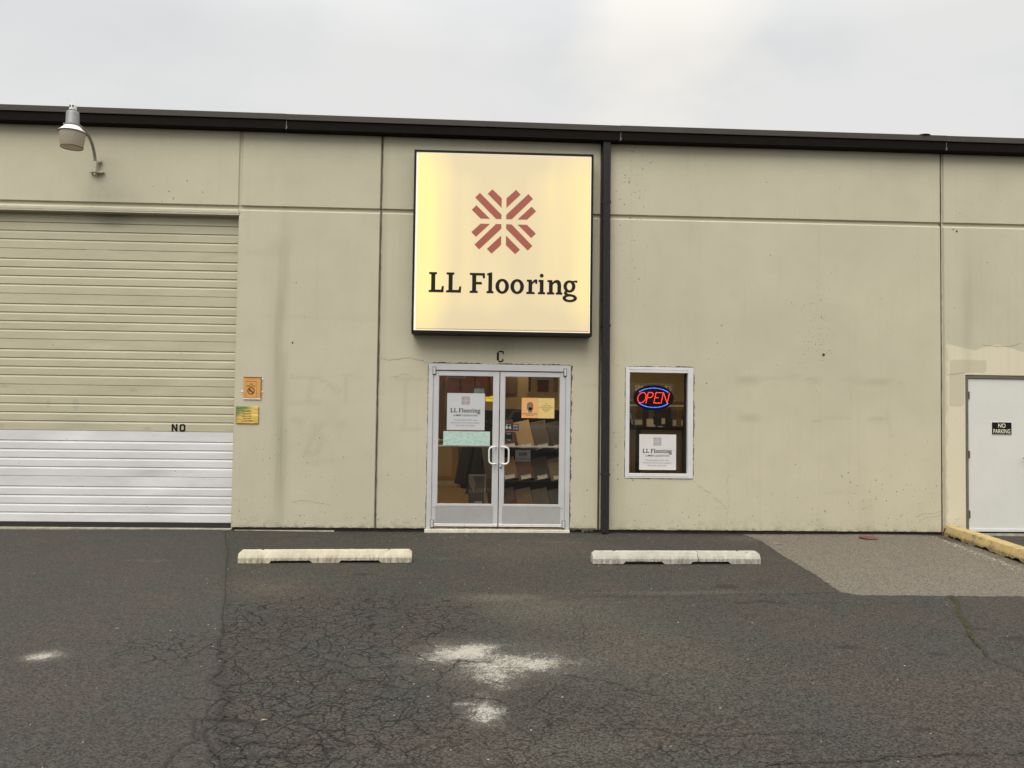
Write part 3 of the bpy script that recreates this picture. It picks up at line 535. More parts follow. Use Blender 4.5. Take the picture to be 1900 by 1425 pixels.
    at('repaint', np.minimum(np.minimum(x-6.44, 2.56-z+.04*np.sin(x*9)), 12-x)*np.where(x > 6.44, 1, 1))
    at('overpaint', np.maximum(np.minimum(np.minimum(x-6.49, 7.02-x), np.minimum(2.38-z, z-2.19)), np.minimum(np.minimum(x-6.48, 6.70-x), np.minimum(2.22-z, z-1.72))))
    me.update(); o = bpy.data.objects.new('wall', me); COL.objects.link(o); o.parent = B
wall()
# foundation foot set back under the panels, back and side walls, roof
fb = MB()
for a, b in ((GR+.0, -.72), (1.25, 6.70), (7.74, 10.1)): fb.box(a, b, .030, .19, -.30, -.0015)
fb.build('foundation', M['found'], B)  # strip coloured near black, forms the dark gap under the panels
lp = MB(); lp.box(-9.2, GR-.01, .02, .19, -.2, -.028); lp.box(-3.2, -1.9, -.01, .028, -.2, -.036); lp.build('door_sill', M['creamc'], B)
bw = MB(); bw.box(-9.9, -9.7, .201, 16, -.3, 5.38); bw.box(10.0, 10.2, .201, 16, -.3, 5.38); bw.box(-9.7, 10.0, 15.8, 16, -.3, 5.38)
bw.build('side_wall', M['plain'], B)
rf = MB(); rf.add([(-10.0, -.05, 5.50), (10.3, -.05, 5.425), (10.3, 8, 5.80), (-10.0, 8, 5.87), (-10.0, 16.2, 5.38), (10.3, 16.2, 5.34)], [(0, 1, 2, 3), (3, 2, 5, 4)])
rf.build('roof', M['roof'], B)
# gutter: box profile in three runs, lip (fascia) above
def gz(x): return np.interp(x, [-10, -6.3, -3.37, 1.8, 7.5, 10.3], [5.305, 5.290, 5.277, 5.247, 5.236, 5.23])
def gutter_run(x0, x1, dz=0.):
    a = MB(); pr = [(-.008, .0), (-.142, .0), (-.150, .006), (-.150, .118), (-.140, .128), (-.008, .130)]
    L = [(x0, y, gz(x0)+z+dz) for y, z in pr]; R = [(x1, y, gz(x1)+z+dz) for y, z in pr]; n = len(pr)
    a.add(L+R, [(i, i+1, i+1+n, i+n) for i in range(n-1)]+[tuple(range(n)), tuple(range(2*n-1, n-1, -1))]); a.build('gutter', M['gutter'], B)
    b = MB(); pr = [(-.12, .1305), (-.163, .124), (-.168, .128), (-.170, .200), (-.165, .204), (-.05, .212)]
    L = [(x0, y, gz(x0)+z+dz) for y, z in pr]; R = [(x1, y, gz(x1)+z+dz) for y, z in pr]; n = len(pr)
    b.add(L+R, [(i, i+1, i+1+n, i+n) for i in range(n-1)]+[tuple(range(n)), tuple(range(2*n-1, n-1, -1))]); b.build('fascia', M['fascia'], B)
runs = [-9.95, -2.615, 1.85, 6.36, 10.25]
for i in range(4): gutter_run(runs[i]+.001, runs[i+1], .0 if i % 2 else .003)
GJ = pmat('grey gutter sealant', (.10, .09, .08), .7, 0, .3, 30)
for x in runs[1:4]:
    jb = MB(); jb.prism([(x-.006, -.1515, gz(x)+.004), (x+.010, -.1515, gz(x)+.004), (x+.022, -.1515, gz(x)+.03), (x+.008, -.1515, gz(x)+.055), (x+.012, -.1515, gz(x)+.116), (x+.004, -.1515, gz(x)+.116)], (0, -.002, 0)); jb.build('gutter_joint', GJ, B)
cp = MB(); cp.lathe((6.06, -.10, 5.452), [(0.0, .006), (.05, .006), (.09, .003), (.10, .0)], 20); cp.build('flashing', M['fascia'], B)
# dark sealant in the joints
sl = MB()
def seal(x, w, y, z0, z1, wob=.003):
    n = int((z1-z0)/.08)+1; L = []; R = []
    for k in range(n+1):
        z = z0+(z1-z0)*k/n; L.append((x-w+random.uniform(-wob, wob), y, z)); R.append((x+w+random.uniform(-wob, wob), y, z))
    sl.add(L+R, [(k, k+1+n, k+2+n, k+1) for k in range(n)])
for q in ((-1.361, .0085, .0135), (6.377, .012, .0150), (1.626, .015, .0115)):
    sl = MB(); seal(*q, 0.0, 5.3); sl.build('joint_sealant', M['sealant'], B)
# downspout
dsp = MB()
def dsec(x, z, w=.104, y0=-.125, y1=-.03): return [(x-w/2+.008, y0, z), (x+w/2-.008, y0, z), (x+w/2, y0+.008, z), (x+w/2, y1, z), (x-w/2, y1, z), (x-w/2, y0+.008, z)]
secs = [(1.676, 5.26), (1.678, 4.35), (1.6785, 4.349), (1.688, 2.8), (1.696, 1.2), (1.699, .25), (1.700, -.02)]
vs = []; fs = []
for x, z in secs: vs += dsec(x, z)
for i in range(len(secs)-1): fs += [(i*6+k, i*6+(k+1) % 6, (i+1)*6+(k+1) % 6, (i+1)*6+k) for k in range(6)]
dsp.add(vs, fs); dsp.box(1.69, 1.694, -.1275, -.1252, .0, 5.24)
for x, z in ((1.677, 4.42), (1.688, 2.75), (1.699, .75)): dsp.box(x-.06, x+.06, -.1285, -.027, z-.014, z+.014)
dsp.build('downspout', M['pipe'], B)
# garage lintel trim
lt = MB(); lt.box(-9.2, GR-.002, -.006, .13, 4.150, 4.1705); lt.box(-9.2, GR-.002, -.009, .006, 4.1715, 4.196); lt.build('lintel_trim', M['painted'], B)
# sectional garage door
gd = MB(); gd.box(GR-.014, GR-.001, .03, .19, -.03, 4.148)
GD = gd.build('garage_door', M['painted'], B)
def section(z0, z1, mat, first=False):
    pr = [(z0+.0, .125), (z0+.004, .117)]; h = z1-z0; y = .117
    for q in (.135, .25, .365, .48):                            # measured from the top down
        zc = z1-q*h/.605
        pr += [(zc-.028, y), (zc-.003, y+.013), (zc+.003, y+.013), (zc+.005, y)]
    pr = pr[:2]+sorted(pr[2:], key=lambda p: p[0])+[(z1-.004, .117), (z1-.001, .122)]
    xs_ = np.linspace(-9.2, GR-.014, 60); V = []; F = []
    for x in xs_:
        for z, y in pr:
            dv = 0.
            for (cx, cz, r, dd) in ((-4.35, .60, .28, .022), (-4.2, .10, .30, .018), (-5.35, 1.27, .25, .015), (-6.1, .3, .6, .012), (-4.25, 1.80, .12, .01)): dv += dd*math.exp(-((x-cx)/r)**2-((z-cz)/(r*.45))**2)
            V.append((x, y+dv, z))
    n = len(pr)
    for i in range(len(xs_)-1):
        for k in range(n-1): F.append((i*n+k, (i+1)*n+k, (i+1)*n+k+1, i*n+k+1))
    a = MB(); a.add(V, F); return a.build('door_section', mat, GD)
zs_ = [.035, .640]+[1.245+.605*k for k in range(6)]
for i in range(7): section(zs_[i]+.001, zs_[i+1]-.0005, M['white'] if i < 2 else M['tan'])
a = MB(); a.box(-9.2, GR-.014, .10, .17, -.034, -.006); a.box(-9.2, GR-.014, .106, .14, -.0055, .0345); a.build('bottom_seal', M['dark'], GD)
a = MB()                                                         # stencilled NO
for (x0, pts) in ((-4.098, 'N'), (-3.995, 'O')):
    h = .101; z0 = 1.2475; w = .076; t = .021; y = .1125
    if pts == 'N': a.poly([(x0, y, z0), (x0+t, y, z0), (x0+t, y, z0+h*.6), (x0+w-t, y, z0), (x0+w, y, z0), (x0+w, y, z0+h), (x0+w-t, y, z0+h), (x0+w-t, y, z0+h*.4), (x0+t, y, z0+h), (x0, y, z0+h)])
    else:
        o_ = [(0, .016), (.016, 0), (w-.016, 0), (w, .016), (w, h-.016), (w-.016, h), (.016, h), (0, h-.016)]; i_ = [(t, t+.006), (t+.006, t), (w-t-.006, t), (w-t, t+.006), (w-t, h-t-.006), (w-t-.006, h-t), (t+.006, h-t), (t, h-t-.006)]
        a.add([(x0+p, y, z0+q) for p, q in o_]+[(x0+p, y, z0+q) for p, q in i_], [(k, (k+1) % 8, (k+1) % 8+8, k+8) for k in range(8)])
a.build('stencil_lettering', M['ink'], GD)
# unit letter C, stencilled
a = MB(); y = -.0035
for pts in ([(.236, 2.258), (.257, 2.258), (.257, 2.372), (.236, 2.372), (.227, 2.362), (.227, 2.268)], [(.260, 2.372), (.305, 2.368), (.305, 2.345), (.322, 2.345), (.322, 2.372), (.313, 2.390), (.258, 2.390), (.240, 2.376)], [(.240, 2.255), (.256, 2.237), (.300, 2.237), (.318, 2.250), (.318, 2.282), (.299, 2.282), (.299, 2.258), (.262, 2.256)]):
    a.poly([(p, y, q) for p, q in pts])
a.build('unit_letter', M['ink'], B)
# chipped mortar round frames (dark ragged gap)
def ragged(mb, p0, p1, side, w, y=-.0030, bias=.3, n=None):
    p0 = Vector(p0); p1 = Vector(p1); L = (p1-p0).length; n = n or int(L/.018); d = (p1-p0)/n; I = []; O = []; v = 0
    for k in range(n+1):
        v = .6*v+.4*random.random(); ww = w*max(0., (v-bias))*2.2+.0015; p = p0+d*k; I.append((p.x, y, p.y)); O.append((p.x+side[0]*ww, y-.0001*k/n, p.y+side[1]*ww))
    mb.add(I+O, [(k, k+1, k+2+n, k+1+n) for k in range(n)])
a = MB(); ragged(a, (-.685, 2.206), (1.231, 2.206), (0, 1), .020); ragged(a, (-.686, 0), (-.686, 2.206), (-1, 0), .010); ragged(a, (1.232, 0), (1.232, 2.206), (1, 0), .022)
ragged(a, (1.980, 2.204), (2.908, 2.204), (0, 1), .016); ragged(a, (2.909, .698), (2.909, 2.204), (1, 0), .018); ragged(a, (1.979, .698), (1.979, 2.204), (-1, 0), .008); ragged(a, (1.980, .697), (2.908, .697), (0, -1), .012)
ragged(a, (1.233, .02), (1.6, .02), (0, -1), .07, -.004, .2); ragged(a, (-3.2, .0), (6.3, .0), (0, 1), .012, -.0045, .35)
a.build('chipped_edge', pmat('broken mortar', (.10, .08, .06), .95, 0, .5, 40, bump=.6), B)
# hairline cracks in the wall
HC = pmat('crack line', (.14, .125, .09), .95)
def wcrack(pts, w):
    a = MB()
    pts = [Vector(p) for p in pts]
    for _ in range(4):
        q = [pts[0]]
        for u, v in zip(pts[:-1], pts[1:]):
            dd = v-u; q += [(u+v)/2+Vector((-dd.y, dd.x))*random.uniform(-.12, .12), v]
        pts = q
    L = [(p.x, -.0042, p.y+w*random.uniform(.3, 1)) for p in pts]; R = [(p.x+w*.6, -.0042, p.y-w*random.uniform(.3, 1)) for p in pts]; n = len(pts)
    a.add(L+R, [(i, i+n, i+n+1, i+1) for i in range(n-1)]); a.build('hairline_crack', HC, B)
wcrack([(-1.34, 2.28), (-1.05, 2.267), (-.93, 2.28), (-.80, 2.249), (-.69, 2.21)], .0022); wcrack([(-1.2, 2.0), (-.9, 2.03)], .0014); wcrack([(2.913, .684), (3.06, .55), (3.24, .396), (3.36, .33)], .0022); wcrack([(3.40, .76), (3.385, .5), (3.39, .3), (3.37, .2), (3.41, .02)], .002)
wcrack([(6.45, 2.16), (6.6, 2.18), (6.70, 2.20)], .0022); wcrack([(6.95, 2.60), (7.2, 2.57), (7.5, 2.62)], .002); wcrack([(1.79, 2.62), (1.80, 2.25), (1.9, 2.21)], .0014); wcrack([(6.0, .21), (6.2, .25), (6.37, .30)], .0016); wcrack([(6.1, .17), (6.35, .24)], .0016)
wcrack([(6.44, .06), (6.55, .14), (6.63, .2)], .0016); wcrack([(6.44, .04), (6.5, .13)], .0014); wcrack([(-2.45, .33), (-2.35, .36), (-1.95, .3)], .0016)
for q in ((4.714, 2.413, .019, .017), (-2.499, 2.452, .010, .014), (6.60, 4.165, .012, .013), (6.55, 4.19, .008, .009)):
    a = MB(); a.disc(*q, -.004, 16); a.build('bolt_hole', M['dark'], B)

# ------------------------------------------------------------------ entrance doors
a = MB(); FY = -.012
a.bbox(-.685, -.622, FY, .10, -.002, 2.120, .003); a.bbox(1.168, 1.231, FY, .10, -.002, 2.120, .003)
a.bbox(-.685, 1.231, FY-.002, .10, 2.121, 2.205, .003); a.box(-.640, -.622, .012, .09, .0, 2.12); 
DF = a.build('entrance_frame', M['alu'], B)
a = MB(); a.box(-.62, 1.166, .05, .09, 2.108, 2.1205); a.build('frame_gap', M['dark'], DF)
a = MB(); a.bbox(-.705, 1.235, -.045, .12, GZ-.02, -.004, .004)
for x in (-.6, -.05, .35, .9): a.lathe((x, -.046, -.02), [(0, 0), (.004, 0)], 8)
a.build('threshold', M['cream'], DF)
def leaf(x0, x1, gx0, gx1, hand):
    z0, z1, gz0, gz1 = .028, 2.112, .331, 2.045
    a = MB(); y0, y1 = .004, .048
    a.bbox(x0, gx0, y0, y1, z0, z1, .003); a.bbox(gx1, x1, y0, y1, z0, z1, .003); a.bbox(gx0+.0005, gx1-.0005, y0+.001, y1, gz1, z1-.001, .003); a.bbox(gx0+.0005, gx1-.0005, y0+.001, y1, z0+.04, gz0-.03, .002)
    a.bbox(gx0+.001, gx1-.001, y0-.003, y1, gz0-.030, gz0, .002)                     # glazing stop
    a.bbox(gx0-.004, gx0+.010, y0+.002, y1-.002, gz0, gz1, .002); a.bbox(gx1-.010, gx1+.004, y0+.002, y1-.002, gz0, gz1, .002)
    L = a.build('door_leaf', M['alu'], B)
    a = MB(); a.rect(gx0-.015 if hand > 0 else gx0-.01, gx1+.012, z0+.045, gz0-.034, y0-.0018); a.build('kick_plate', M['alud'], L)
    a = MB(); a.bbox(x0+.004, x1-.004, y0-.012, y0, z0+.004, z0+.040, .004); a.build('door_sweep', M['bright'], L)
    for k in (.06, .5, .94): a = MB(); a.disc(x0+(x1-x0)*k, z0+.022, .005, .005, y0-.0135, 8); a.build('screw', M['dark'], L)
    a = MB(); a.rect(gx0, gx1, gz0, gz1, .030); a.build('pane', M['glass'], L)
    cx0 = gx0+.115 if hand > 0 else gx0+.41; a = MB(); a.bbox(cx0, cx0+.25, .055, .10, 2.012, 2.055, .006); a.build('door_closer', M['alud'], L)
    a = MB(); a.bbox(gx0-.01, gx1+.01, .075, .10, 1.088, 1.112, .005); a.build('push_bar', M['bright'], L)
    hx = gx1+.038 if hand > 0 else gx0-.025; s = -1 if hand > 0 else 1
    a = MB(); pts = [(hx, .0, 1.098)]
    for (dx, dy, z) in ((0, -.045, 1.098), (.030, -.058, 1.098), (.060, -.060, 1.094), (.080, -.060, 1.082), (.090, -.060, 1.062), (.092, -.060, .985), (.090, -.060, .908), (.080, -.060, .888), (.060, -.060, .876), (.030, -.058, .872), (0, -.045, .872), (0, 0, .872)): pts.append((hx+s*dx, dy, z))
    a.tube(pts, .0115, 12); a.lathe((hx, 0, 0), [], 3) if False else None; a.build('handle', M['bright'], L)
    a = MB(); hx2 = x0+.012 if hand > 0 else x1-.012
    b_ = MB()
    for zc in (z1-.005, z0+.035):
        a = MB(); a.bbox(hx2-.017, hx2+.017, -.026, .003, zc-.042, zc+.048, .005); ph = a.build('pivot_hinge', M['alu'], L)
    for zc in (z1-.005, z0+.035): a = MB(); a.box(hx2-.023, hx2+.023, -.0155, -.0145, zc-.050, zc+.056); a.build('hinge_seam', M['dark'], L)
    a = MB(); a.box(x0+.02 if hand > 0 else x1-.075, x0+.075 if hand > 0 else x1-.02, y0-.0022, y0-.0016, gz0-.052, gz0-.046); a.build('maker_plate', M['greyink'], L)
    if hand < 0:
        a = MB(); 
        n = 20; vs = [(x0+.020+r*math.cos(6.283*k/n), yy, .825+r*math.sin(6.283*k/n)) for r, yy in ((.015, .003), (.015, -.008), (.010, -.012), (.0, -.012)) for k in range(n)]
        a.add(vs, [(i*n+k, i*n+(k+1) % n, (i+1)*n+(k+1) % n, (i+1)*n+k) for i in range(3) for k in range(n)], True); a.build('lock', M['steel'], L)
    return L
leaf(-.620, .268, -.553, .194, 1); leaf(.280, 1.166, .338, 1.096, -1)

# ------------------------------------------------------------------ window
a = MB(); wx0, wx1, wz0, wz1 = 1.980, 2.908, .698, 2.203
a.bbox(wx0, wx0+.055, -.01, .09, wz0, wz1, .003); a.bbox(wx1-.075, wx1, -.01, .09, wz0, wz1, .003); a.bbox(wx0+.0555, wx1-.0755, -.012, .09, wz1-.075, wz1, .003); a.bbox(wx0+.0555, wx1-.0755, -.012, .09, wz0, wz0+.062, .003)
a.box(wx0+.0557, wx1-.0757, -.016, -.012, wz0+.026, wz0+.029); a.box(wx0+.0557, wx1-.0757, -.016, -.012, wz1-.033, wz1-.030)
WF = a.build('window_frame', M['winalu'], B)
a = MB(); a.rect(wx0+.05, wx1-.07, wz0+.06, wz1-.07, .050); a.build('pane', M['glass'], WF)
a = MB(); a.box(wx1-.095, wx1-.0755, .056, .12, wz0+.063, wz1-.076); a.build('inner_edge_strip', M['dark'], WF)  # dark strip along the inner right edge of the window

# ------------------------------------------------------------------ side door
a = MB(); a.bbox(6.712, 6.760, .010, .12, .0, 2.12, .003); a.bbox(7.68, 7.728, .010, .12, .0, 2.12, .003); a.bbox(6.712, 7.728, .009, .12, 2.121, 2.166, .003); SF = a.build('side_door_frame', M['doorf'], B)
a = MB(); a.box(6.712, 7.728, .0, .14, GZ-.02, -.018); a.build('threshold', M['creamc'], SF)
a = MB(); a.bbox(6.762, 7.678, .028, .072, .008, 2.118, .003)
SDL = a.build('side_door', M['doorw'], B)
a = MB(); a.bbox(6.765, 7.675, .016, .0275, .008, .045, .002); a.build('door_sweep', M['bright'], SDL)
for zc in (1.885, 1.066, .245):
    a = MB(); a.bbox(6.757, 6.784, .014, .030, zc-.05, zc+.05, .002); a.tube([(6.764, .010, zc-.052), (6.764, .010, zc+.052)], .008, 10); a.build('hinge', M['hinge'], SDL)
a = MB(); a.tube([(7.61, .028, 1.03), (7.61, -.03, 1.03), (7.60, -.038, 1.03), (7.50, -.038, 1.028)], .009, 10); a.bbox(7.585, 7.64, .018, .0275, .95, 1.11, .004); a.build('lever_handle', M['steel'], SDL)

# ------------------------------------------------------------------ store interior (seen through the glass)
a = MB(); a.box(-3.0, 6.6, .2, 9.0, -.05, -.012); fl = a.build('floor', None, B) if False else None
def plank_mat():
    m = bpy.data.materials.new('oak plank floor'); m.use_nodes = True; g = G(m.node_tree); p = m.node_tree.nodes['Principled BSDF']
    v = g.n('ShaderNodeTexCoord').outputs['Object']; br = g.n('ShaderNodeTexBrick'); g.put(br.inputs['Vector'], v); br.inputs['Scale'].default_value = 1.; br.inputs['Brick Width'].default_value = 1.1; br.inputs['Row Height'].default_value = .13; br.inputs['Mortar Size'].default_value = .003
    br.inputs['Color1'].default_value = (.24, .155, .06, 1); br.inputs['Color2'].default_value = (.18, .11, .042, 1); br.inputs['Mortar'].default_value = (.06, .03, .012, 1)
    n = g.noise(g.mapv(v, (2, 30, 1)), 2, 4).outputs['Fac']; g.put(p.inputs['Base Color'], g.mix(g.mr(n, .3, .7, 0, .4), br.outputs['Color'], (.14, .07, .025))); p.inputs['Roughness'].default_value = .35; return m
a = MB(); a.box(-3.0, 6.6, .201, 9.0, -.05, -.012); a.build('interior_floor', plank_mat(), B)
a = MB(); a.box(-3.0, 6.6, .201, 9.0, 3.02, 3.06); a.build('ceiling', pmat('ceiling tiles', (.50, .42, .28), .9, 0, .05, 3), B)
a = MB(); a.box(-3.05, -3.0, .201, 9.0, -.05, 3.05); a.box(6.6, 6.65, .201, 9.0, -.05, 3.05); a.box(-3.0, 6.6, 8.9, 9.0, -.011, 3.019); a.box(1.50, 1.56, .201, 4.2, -.011, 3.019)
a.box(-3.0, -.690, .203, .22, -.01, 3.01); a.box(1.236, 1.499, .203, .22, -.01, 3.01); a.box(1.561, 1.975, .203, .22, -.01, 3.01); a.box(2.915, 6.59, .203, .22, -.01, 3.01); a.box(-.689, 1.235, .203, .22, 2.22, 3.01); a.box(1.9751, 2.9149, .203, .22, 2.22, 3.01); a.box(1.9751, 2.9149, .203, .22, -.01, .69)
a.build('interior_wall', pmat('warm beige interior paint', (.42, .33, .18), .85, 0, .05, 3), B)
LM = emat('fill light panel', (1., .83, .58), 30., (.7, .7, .7))
k = 0
for (x, y) in ((-1.0, 1.1), (.75, .9), (2.45, .45), (-1.0, 3.2), (.7, 3.2), (-1., 6.4), (.7, 6.4), (3.0, 2.6), (4.9, 2.6), (3., 6.), (4.9, 6.)):  # unseen strip lights, added to brighten the interior
    t = thing('added_ceiling_light', 'added strip light on the store ceiling, out of view, brightening the interior', 'added ceiling light', (x, y, 3.019), 0, 'added strip lights on the store ceiling')
    a = MB(); a.box(-.32, .32, -.09, .09, -.04, 0); a.build('fixture', M['lampwhite'], t, True)
    a = MB(); a.box(-.30, .30, -.075, .075, -.052, -.0405); a.build('diffuser', LM, t, True)
oak = woodmat('honey oak', (.24, .14, .045), (.34, .21, .075), (8, 8, .8)); cherry = woodmat('cherry', (.055, .015, .008), (.085, .026, .013), (8, 8, .8)); walnut = woodmat('walnut', (.045, .026, .014), (.085, .05, .026), (8, 8, .8))
mahog = woodmat('mahogany', (.055, .014, .008), (.09, .022, .011), (8, 8, .8)); lightoak = woodmat('light oak', (.33, .22, .10), (.44, .31, .16), (8, 8, .8)); espresso = woodmat('espresso', (.012, .010, .009), (.028, .022, .018), (8, 8, .8)); greyoak = woodmat('grey oak', (.13, .11, .08), (.22, .185, .13), (8, 8, .8)); hickory = woodmat('brown hickory', (.13, .07, .028), (.20, .11, .045), (8, 8, .8)); beige = woodmat('pale maple', (.40, .33, .20), (.48, .40, .26), (8, 8, .8))
DISP = pmat('black display laminate', (.014, .013, .012), .5); CARD = pmat('cream label card', (.62, .56, .43), .6); DIMCARD = pmat('white label card', (.58, .58, .54), .6)
# oak cabinets on the left side far wall, with cherry boards above
cab = thing('base_cabinet', 'honey oak base cabinet run behind the left door glass', 'cabinet', (-1.0, 5.9, -.012))
a = MB(); a.box(-1.3, .55, 0, .55, .0, .92); a.build('carcass', oak, cab, True)
for i in range(4):
    x = -1.28+i*.455; a = MB(); a.bbox(x, x+.43, -.022, -.001, .12, .88, .006); d = a.build('cabinet_door', oak, cab, True)
    a = MB(); a.bbox(x+.07, x+.36, -.026, -.0225, .2, .80, .003); a.build('door_panel', lightoak, d, True)
a = MB(); a.box(-1.35, .6, -.05, .56, .921, .96); a.build('worktop', beige, cab, True)
a = MB(); a.box(-1.3, .55, -.03, -.001, .0, .10); a.build('plinth', beige, cab, True)
wc = thing('wall_display', 'row of dark cherry plank panels high on the store wall', 'display', (-.3, 6.9, 1.4))
for i, mm in enumerate((mahog, cherry, cherry, mahog, cherry, walnut)):
    a = MB(); a.box(-.75+i*.32, -.75+i*.32+.29, 0, .03, .55, 1.02); a.build('plank_panel', mm, wc, True)
a = MB(); a.box(-.9, 1.4, .04, .08, -.3, 1.1); a.build('backboard', pmat('dim beige board', (.22, .16, .08), .9), wc, True)
pb_ = thing('wall_panel_display', 'small framed wood panels high on the wall behind the right door', 'display', (1.1, 8.85, 2.0))
for i, (x, mm) in enumerate(((-.95, cherry), (-.6, hickory), (-.1, cherry), (.35, mahog), (.75, greyoak))):
    a = MB(); a.box(x, x+.28, 0, .03, .05, .42); a.build('wood_panel', mm, pb_, True)
a = MB(); a.box(-1.1, 1.2, .031, .045, -.05, .5); a.build('rail', lightoak, pb_, True)
bd = thing('wall_cabinet', 'tall pale oak cabinet at the left edge of the store', 'cabinet', (-1.1, 6.3, .95))
a = MB(); a.box(-.35, .35, 0, .4, 0.02, 1.25); a.build('carcass', hickory, bd, True)
for i in range(2): a = MB(); a.bbox(-.34+i*.34, -.02+i*.34, -.02, -.001, .05, 1.22, .005); a.build('cabinet_door', hickory, bd, True)
# leaning dark boards behind the left door
def lean(x, y, w, h, tilt, back, mat, lab, z0=0., rz=0., t=.02, frame=None):
    r = thing('flooring_board', lab, 'sample board', (x, y, -.010+z0), 0); r.rotation_euler = (math.radians(-back), math.radians(tilt), rz)
    a = MB(); a.bbox(-w/2, w/2, 0, t, 0.0, h, .003); a.build('board', mat, r, True); return r
lean(-.30, 2.05, .17, .95, 11, 0, espresso, 'black plank leaning, leftmost behind the left door glass', .40); lean(-.115, 2.0, .19, 1.2, 12, 0, espresso, 'near black plank leaning, second behind the left door glass', .24); lean(.05, 1.95, .14, 1.25, 12, 0, mahog, 'dark red plank leaning beside the black ones behind left door', .22)
lean(.02, 2.2, .62, 1.3, 4, 0, DISP, 'wide black display panel behind the left door handle', .3)
lean(.20, 1.7, .13, .8, -9, 0, greyoak, 'grey plank leaning right beside the left door stile', .45); lean(.24, 1.5, .10, .55, -9, 0, hickory, 'narrow brown plank low at the left door stile', .0)
fs_ = thing('framed_tile_sample', 'framed striped tile sample standing on the store floor behind left door', 'tile sample', (-.02, 1.2, 0))
a = MB(); a.box(-.12, .115, 0, .02, .0, .62); a.build('panel', pmat('mosaic tile', (.10, .085, .07), .4, 0, .6, 60), fs_, True)
a = MB(); a.box(.116, .135, -.01, .02, 0, .63); a.box(-.12, .1155, -.01, -.001, .60, .625); a.build('edge_trim', M['steel'], fs_, True)
a = MB(); a.poly([(-.12, -.004, .60), (-.06, -.004, .60), (-.015, -.004, .49), (-.045, -.004, .36), (-.12, -.004, .5)]); a.build('diamond_tile', pmat('stone tile', (.25, .21, .15), .5), fs_, True)
wb = MB(); wb.prism([(-.12, .9, .0), (.06, .9, .0), (.06, .9, .245), (-.03, .9, .245), (-.07, .9, .215), (-.12, .9, .12)], (0, .10, 0)); tag(wb.build('carton', pmat('pale grey card', (.42, .43, .40), .7)), 'pale carton low behind the left door glass', 'carton')
# sample rack behind the right door: three tiers of tilted boards with label cards
rk = thing('display_rack', 'black three tier rack of flooring samples behind the right door', 'display rack', (.8, 1.05, -.012))
for i, (z, y) in enumerate(((.10, .0), (.56, .10), (1.03, .20))):
    a = MB(); a.box(-.55, .66, y+.02, y+.34, z-.03, z); a.build('shelf', DISP, rk, True)
a = MB(); a.box(-.55, .66, .50, .56, 0, 1.62); a.build('back_panel', DISP, rk, True)
TI = [(1.03, .21, .47, [('mahogany red', mahog), ('golden oak', lightoak), ('dark walnut', walnut), ('spiral bound black', espresso), ('honey oak', lightoak)], .25),
      (.57, .11, .36, [('brown hickory', hickory), ('cherry red', mahog), ('charcoal', espresso), ('pale grey', greyoak), ('cream maple', beige)], .245),
      (.10, .01, .38, [('red brown', cherry), ('light striped', hickory), ('umber', walnut), ('black', espresso), ('amber', lightoak)], .25)]
rown = ('top', 'middle', 'bottom')
for ti, (z, y, h, bs, sp) in enumerate(TI):
    for i, (nm, mm) in enumerate(bs):
        w = .24; x = .36+.12+i*sp-.03*ti*0
        r = thing('sample_board', '%s flooring sample board on the %s tier of the rack' % (nm, rown[ti]), 'sample board', (x, 1.05+y, z-.010), 0, 'sample boards on the rack'); r.rotation_euler = (math.radians(-28), math.radians(-12), math.radians(0))
        a = MB(); a.bbox(-w/2, w/2, 0, .018, 0, h, .003); bo = a.build('board', mm, r, True)
        a = MB(); a.box(-.075, .075, -.006, -.001, .012, .075); c = a.build('label_card', DIMCARD, r, True)
        a = MB(); a.box(-.045, .065, -.0068, -.0061, .062, .072); a.build('card_print', M['greyink'], c, True)
        if 'spiral' in nm:
            a = MB()
            for q in range(18): a.lathe((w/2+.004, .0, .05+q*.022), [(.004, 0), (.008, .004), (.004, .008)], 8)
            a.build('spiral_binding', M['steel'], r, True)
# window display: header sign, planks with price cards, shelf and pegboard
wd = thing('window_display', 'sample wall fixture with pegboard, shelf and dark planks behind the window', 'display', (2.6, .78, 0))
wm = [greyoak, greyoak, hickory, walnut, greyoak, walnut, cherry, walnut, greyoak, oak, hickory, greyoak]
for i, mm in enumerate(wm):
    a = MB(); x = -.46+i*.083; a.box(x, x+.079, 0, .012, 1.385, 1.66); a.build('plank_strip', mm, wd, True)
a = MB(); a.box(-.55, .62, -.06, .10, 1.352, 1.376); a.build('shelf', DISP, wd, True)
a = MB(); a.box(-.55, .62, -.05, -.02, 1.672, 1.70); a.build('top_rail', pmat('cream rail', (.55, .47, .32), .6), wd, True)
a = MB(); a.box(-.55, .62, .02, .04, -.01, 1.75); a.build('back_panel', pmat('brown backing', (.10, .07, .035), .8), wd, True)
def pegmat():
    m = bpy.data.materials.new('pegboard'); m.use_nodes = True; g = G(m.node_tree); p = m.node_tree.nodes['Principled BSDF']
    v = g.n('ShaderNodeTexCoord').outputs['Object']; vv = g.vor(g.mapv(v, (1, 0, 1)), 32., 'F1', 0.)
    g.put(p.inputs['Base Color'], g.mix(g.m('LESS_THAN', vv.outputs['Distance'], .19), (.30, .20, .085), (.02, .015, .01))); p.inputs['Roughness'].default_value = .8; return m
PB = pegmat()
a = MB(); a.box(-.44, -.32, -.01, .0, .0, 1.33); a.build('pegboard', PB, wd, True)
a = MB(); a.box(-.245, .36, -.01, .0, .0, 1.33); a.build('pegboard', PB, wd, True)
a = MB(); a.box(-.315, -.25, -.03, -.012, .0, 1.345); a.box(.365, .60, -.03, -.012, .0, 1.345); a.build('upright', DISP, wd, True)
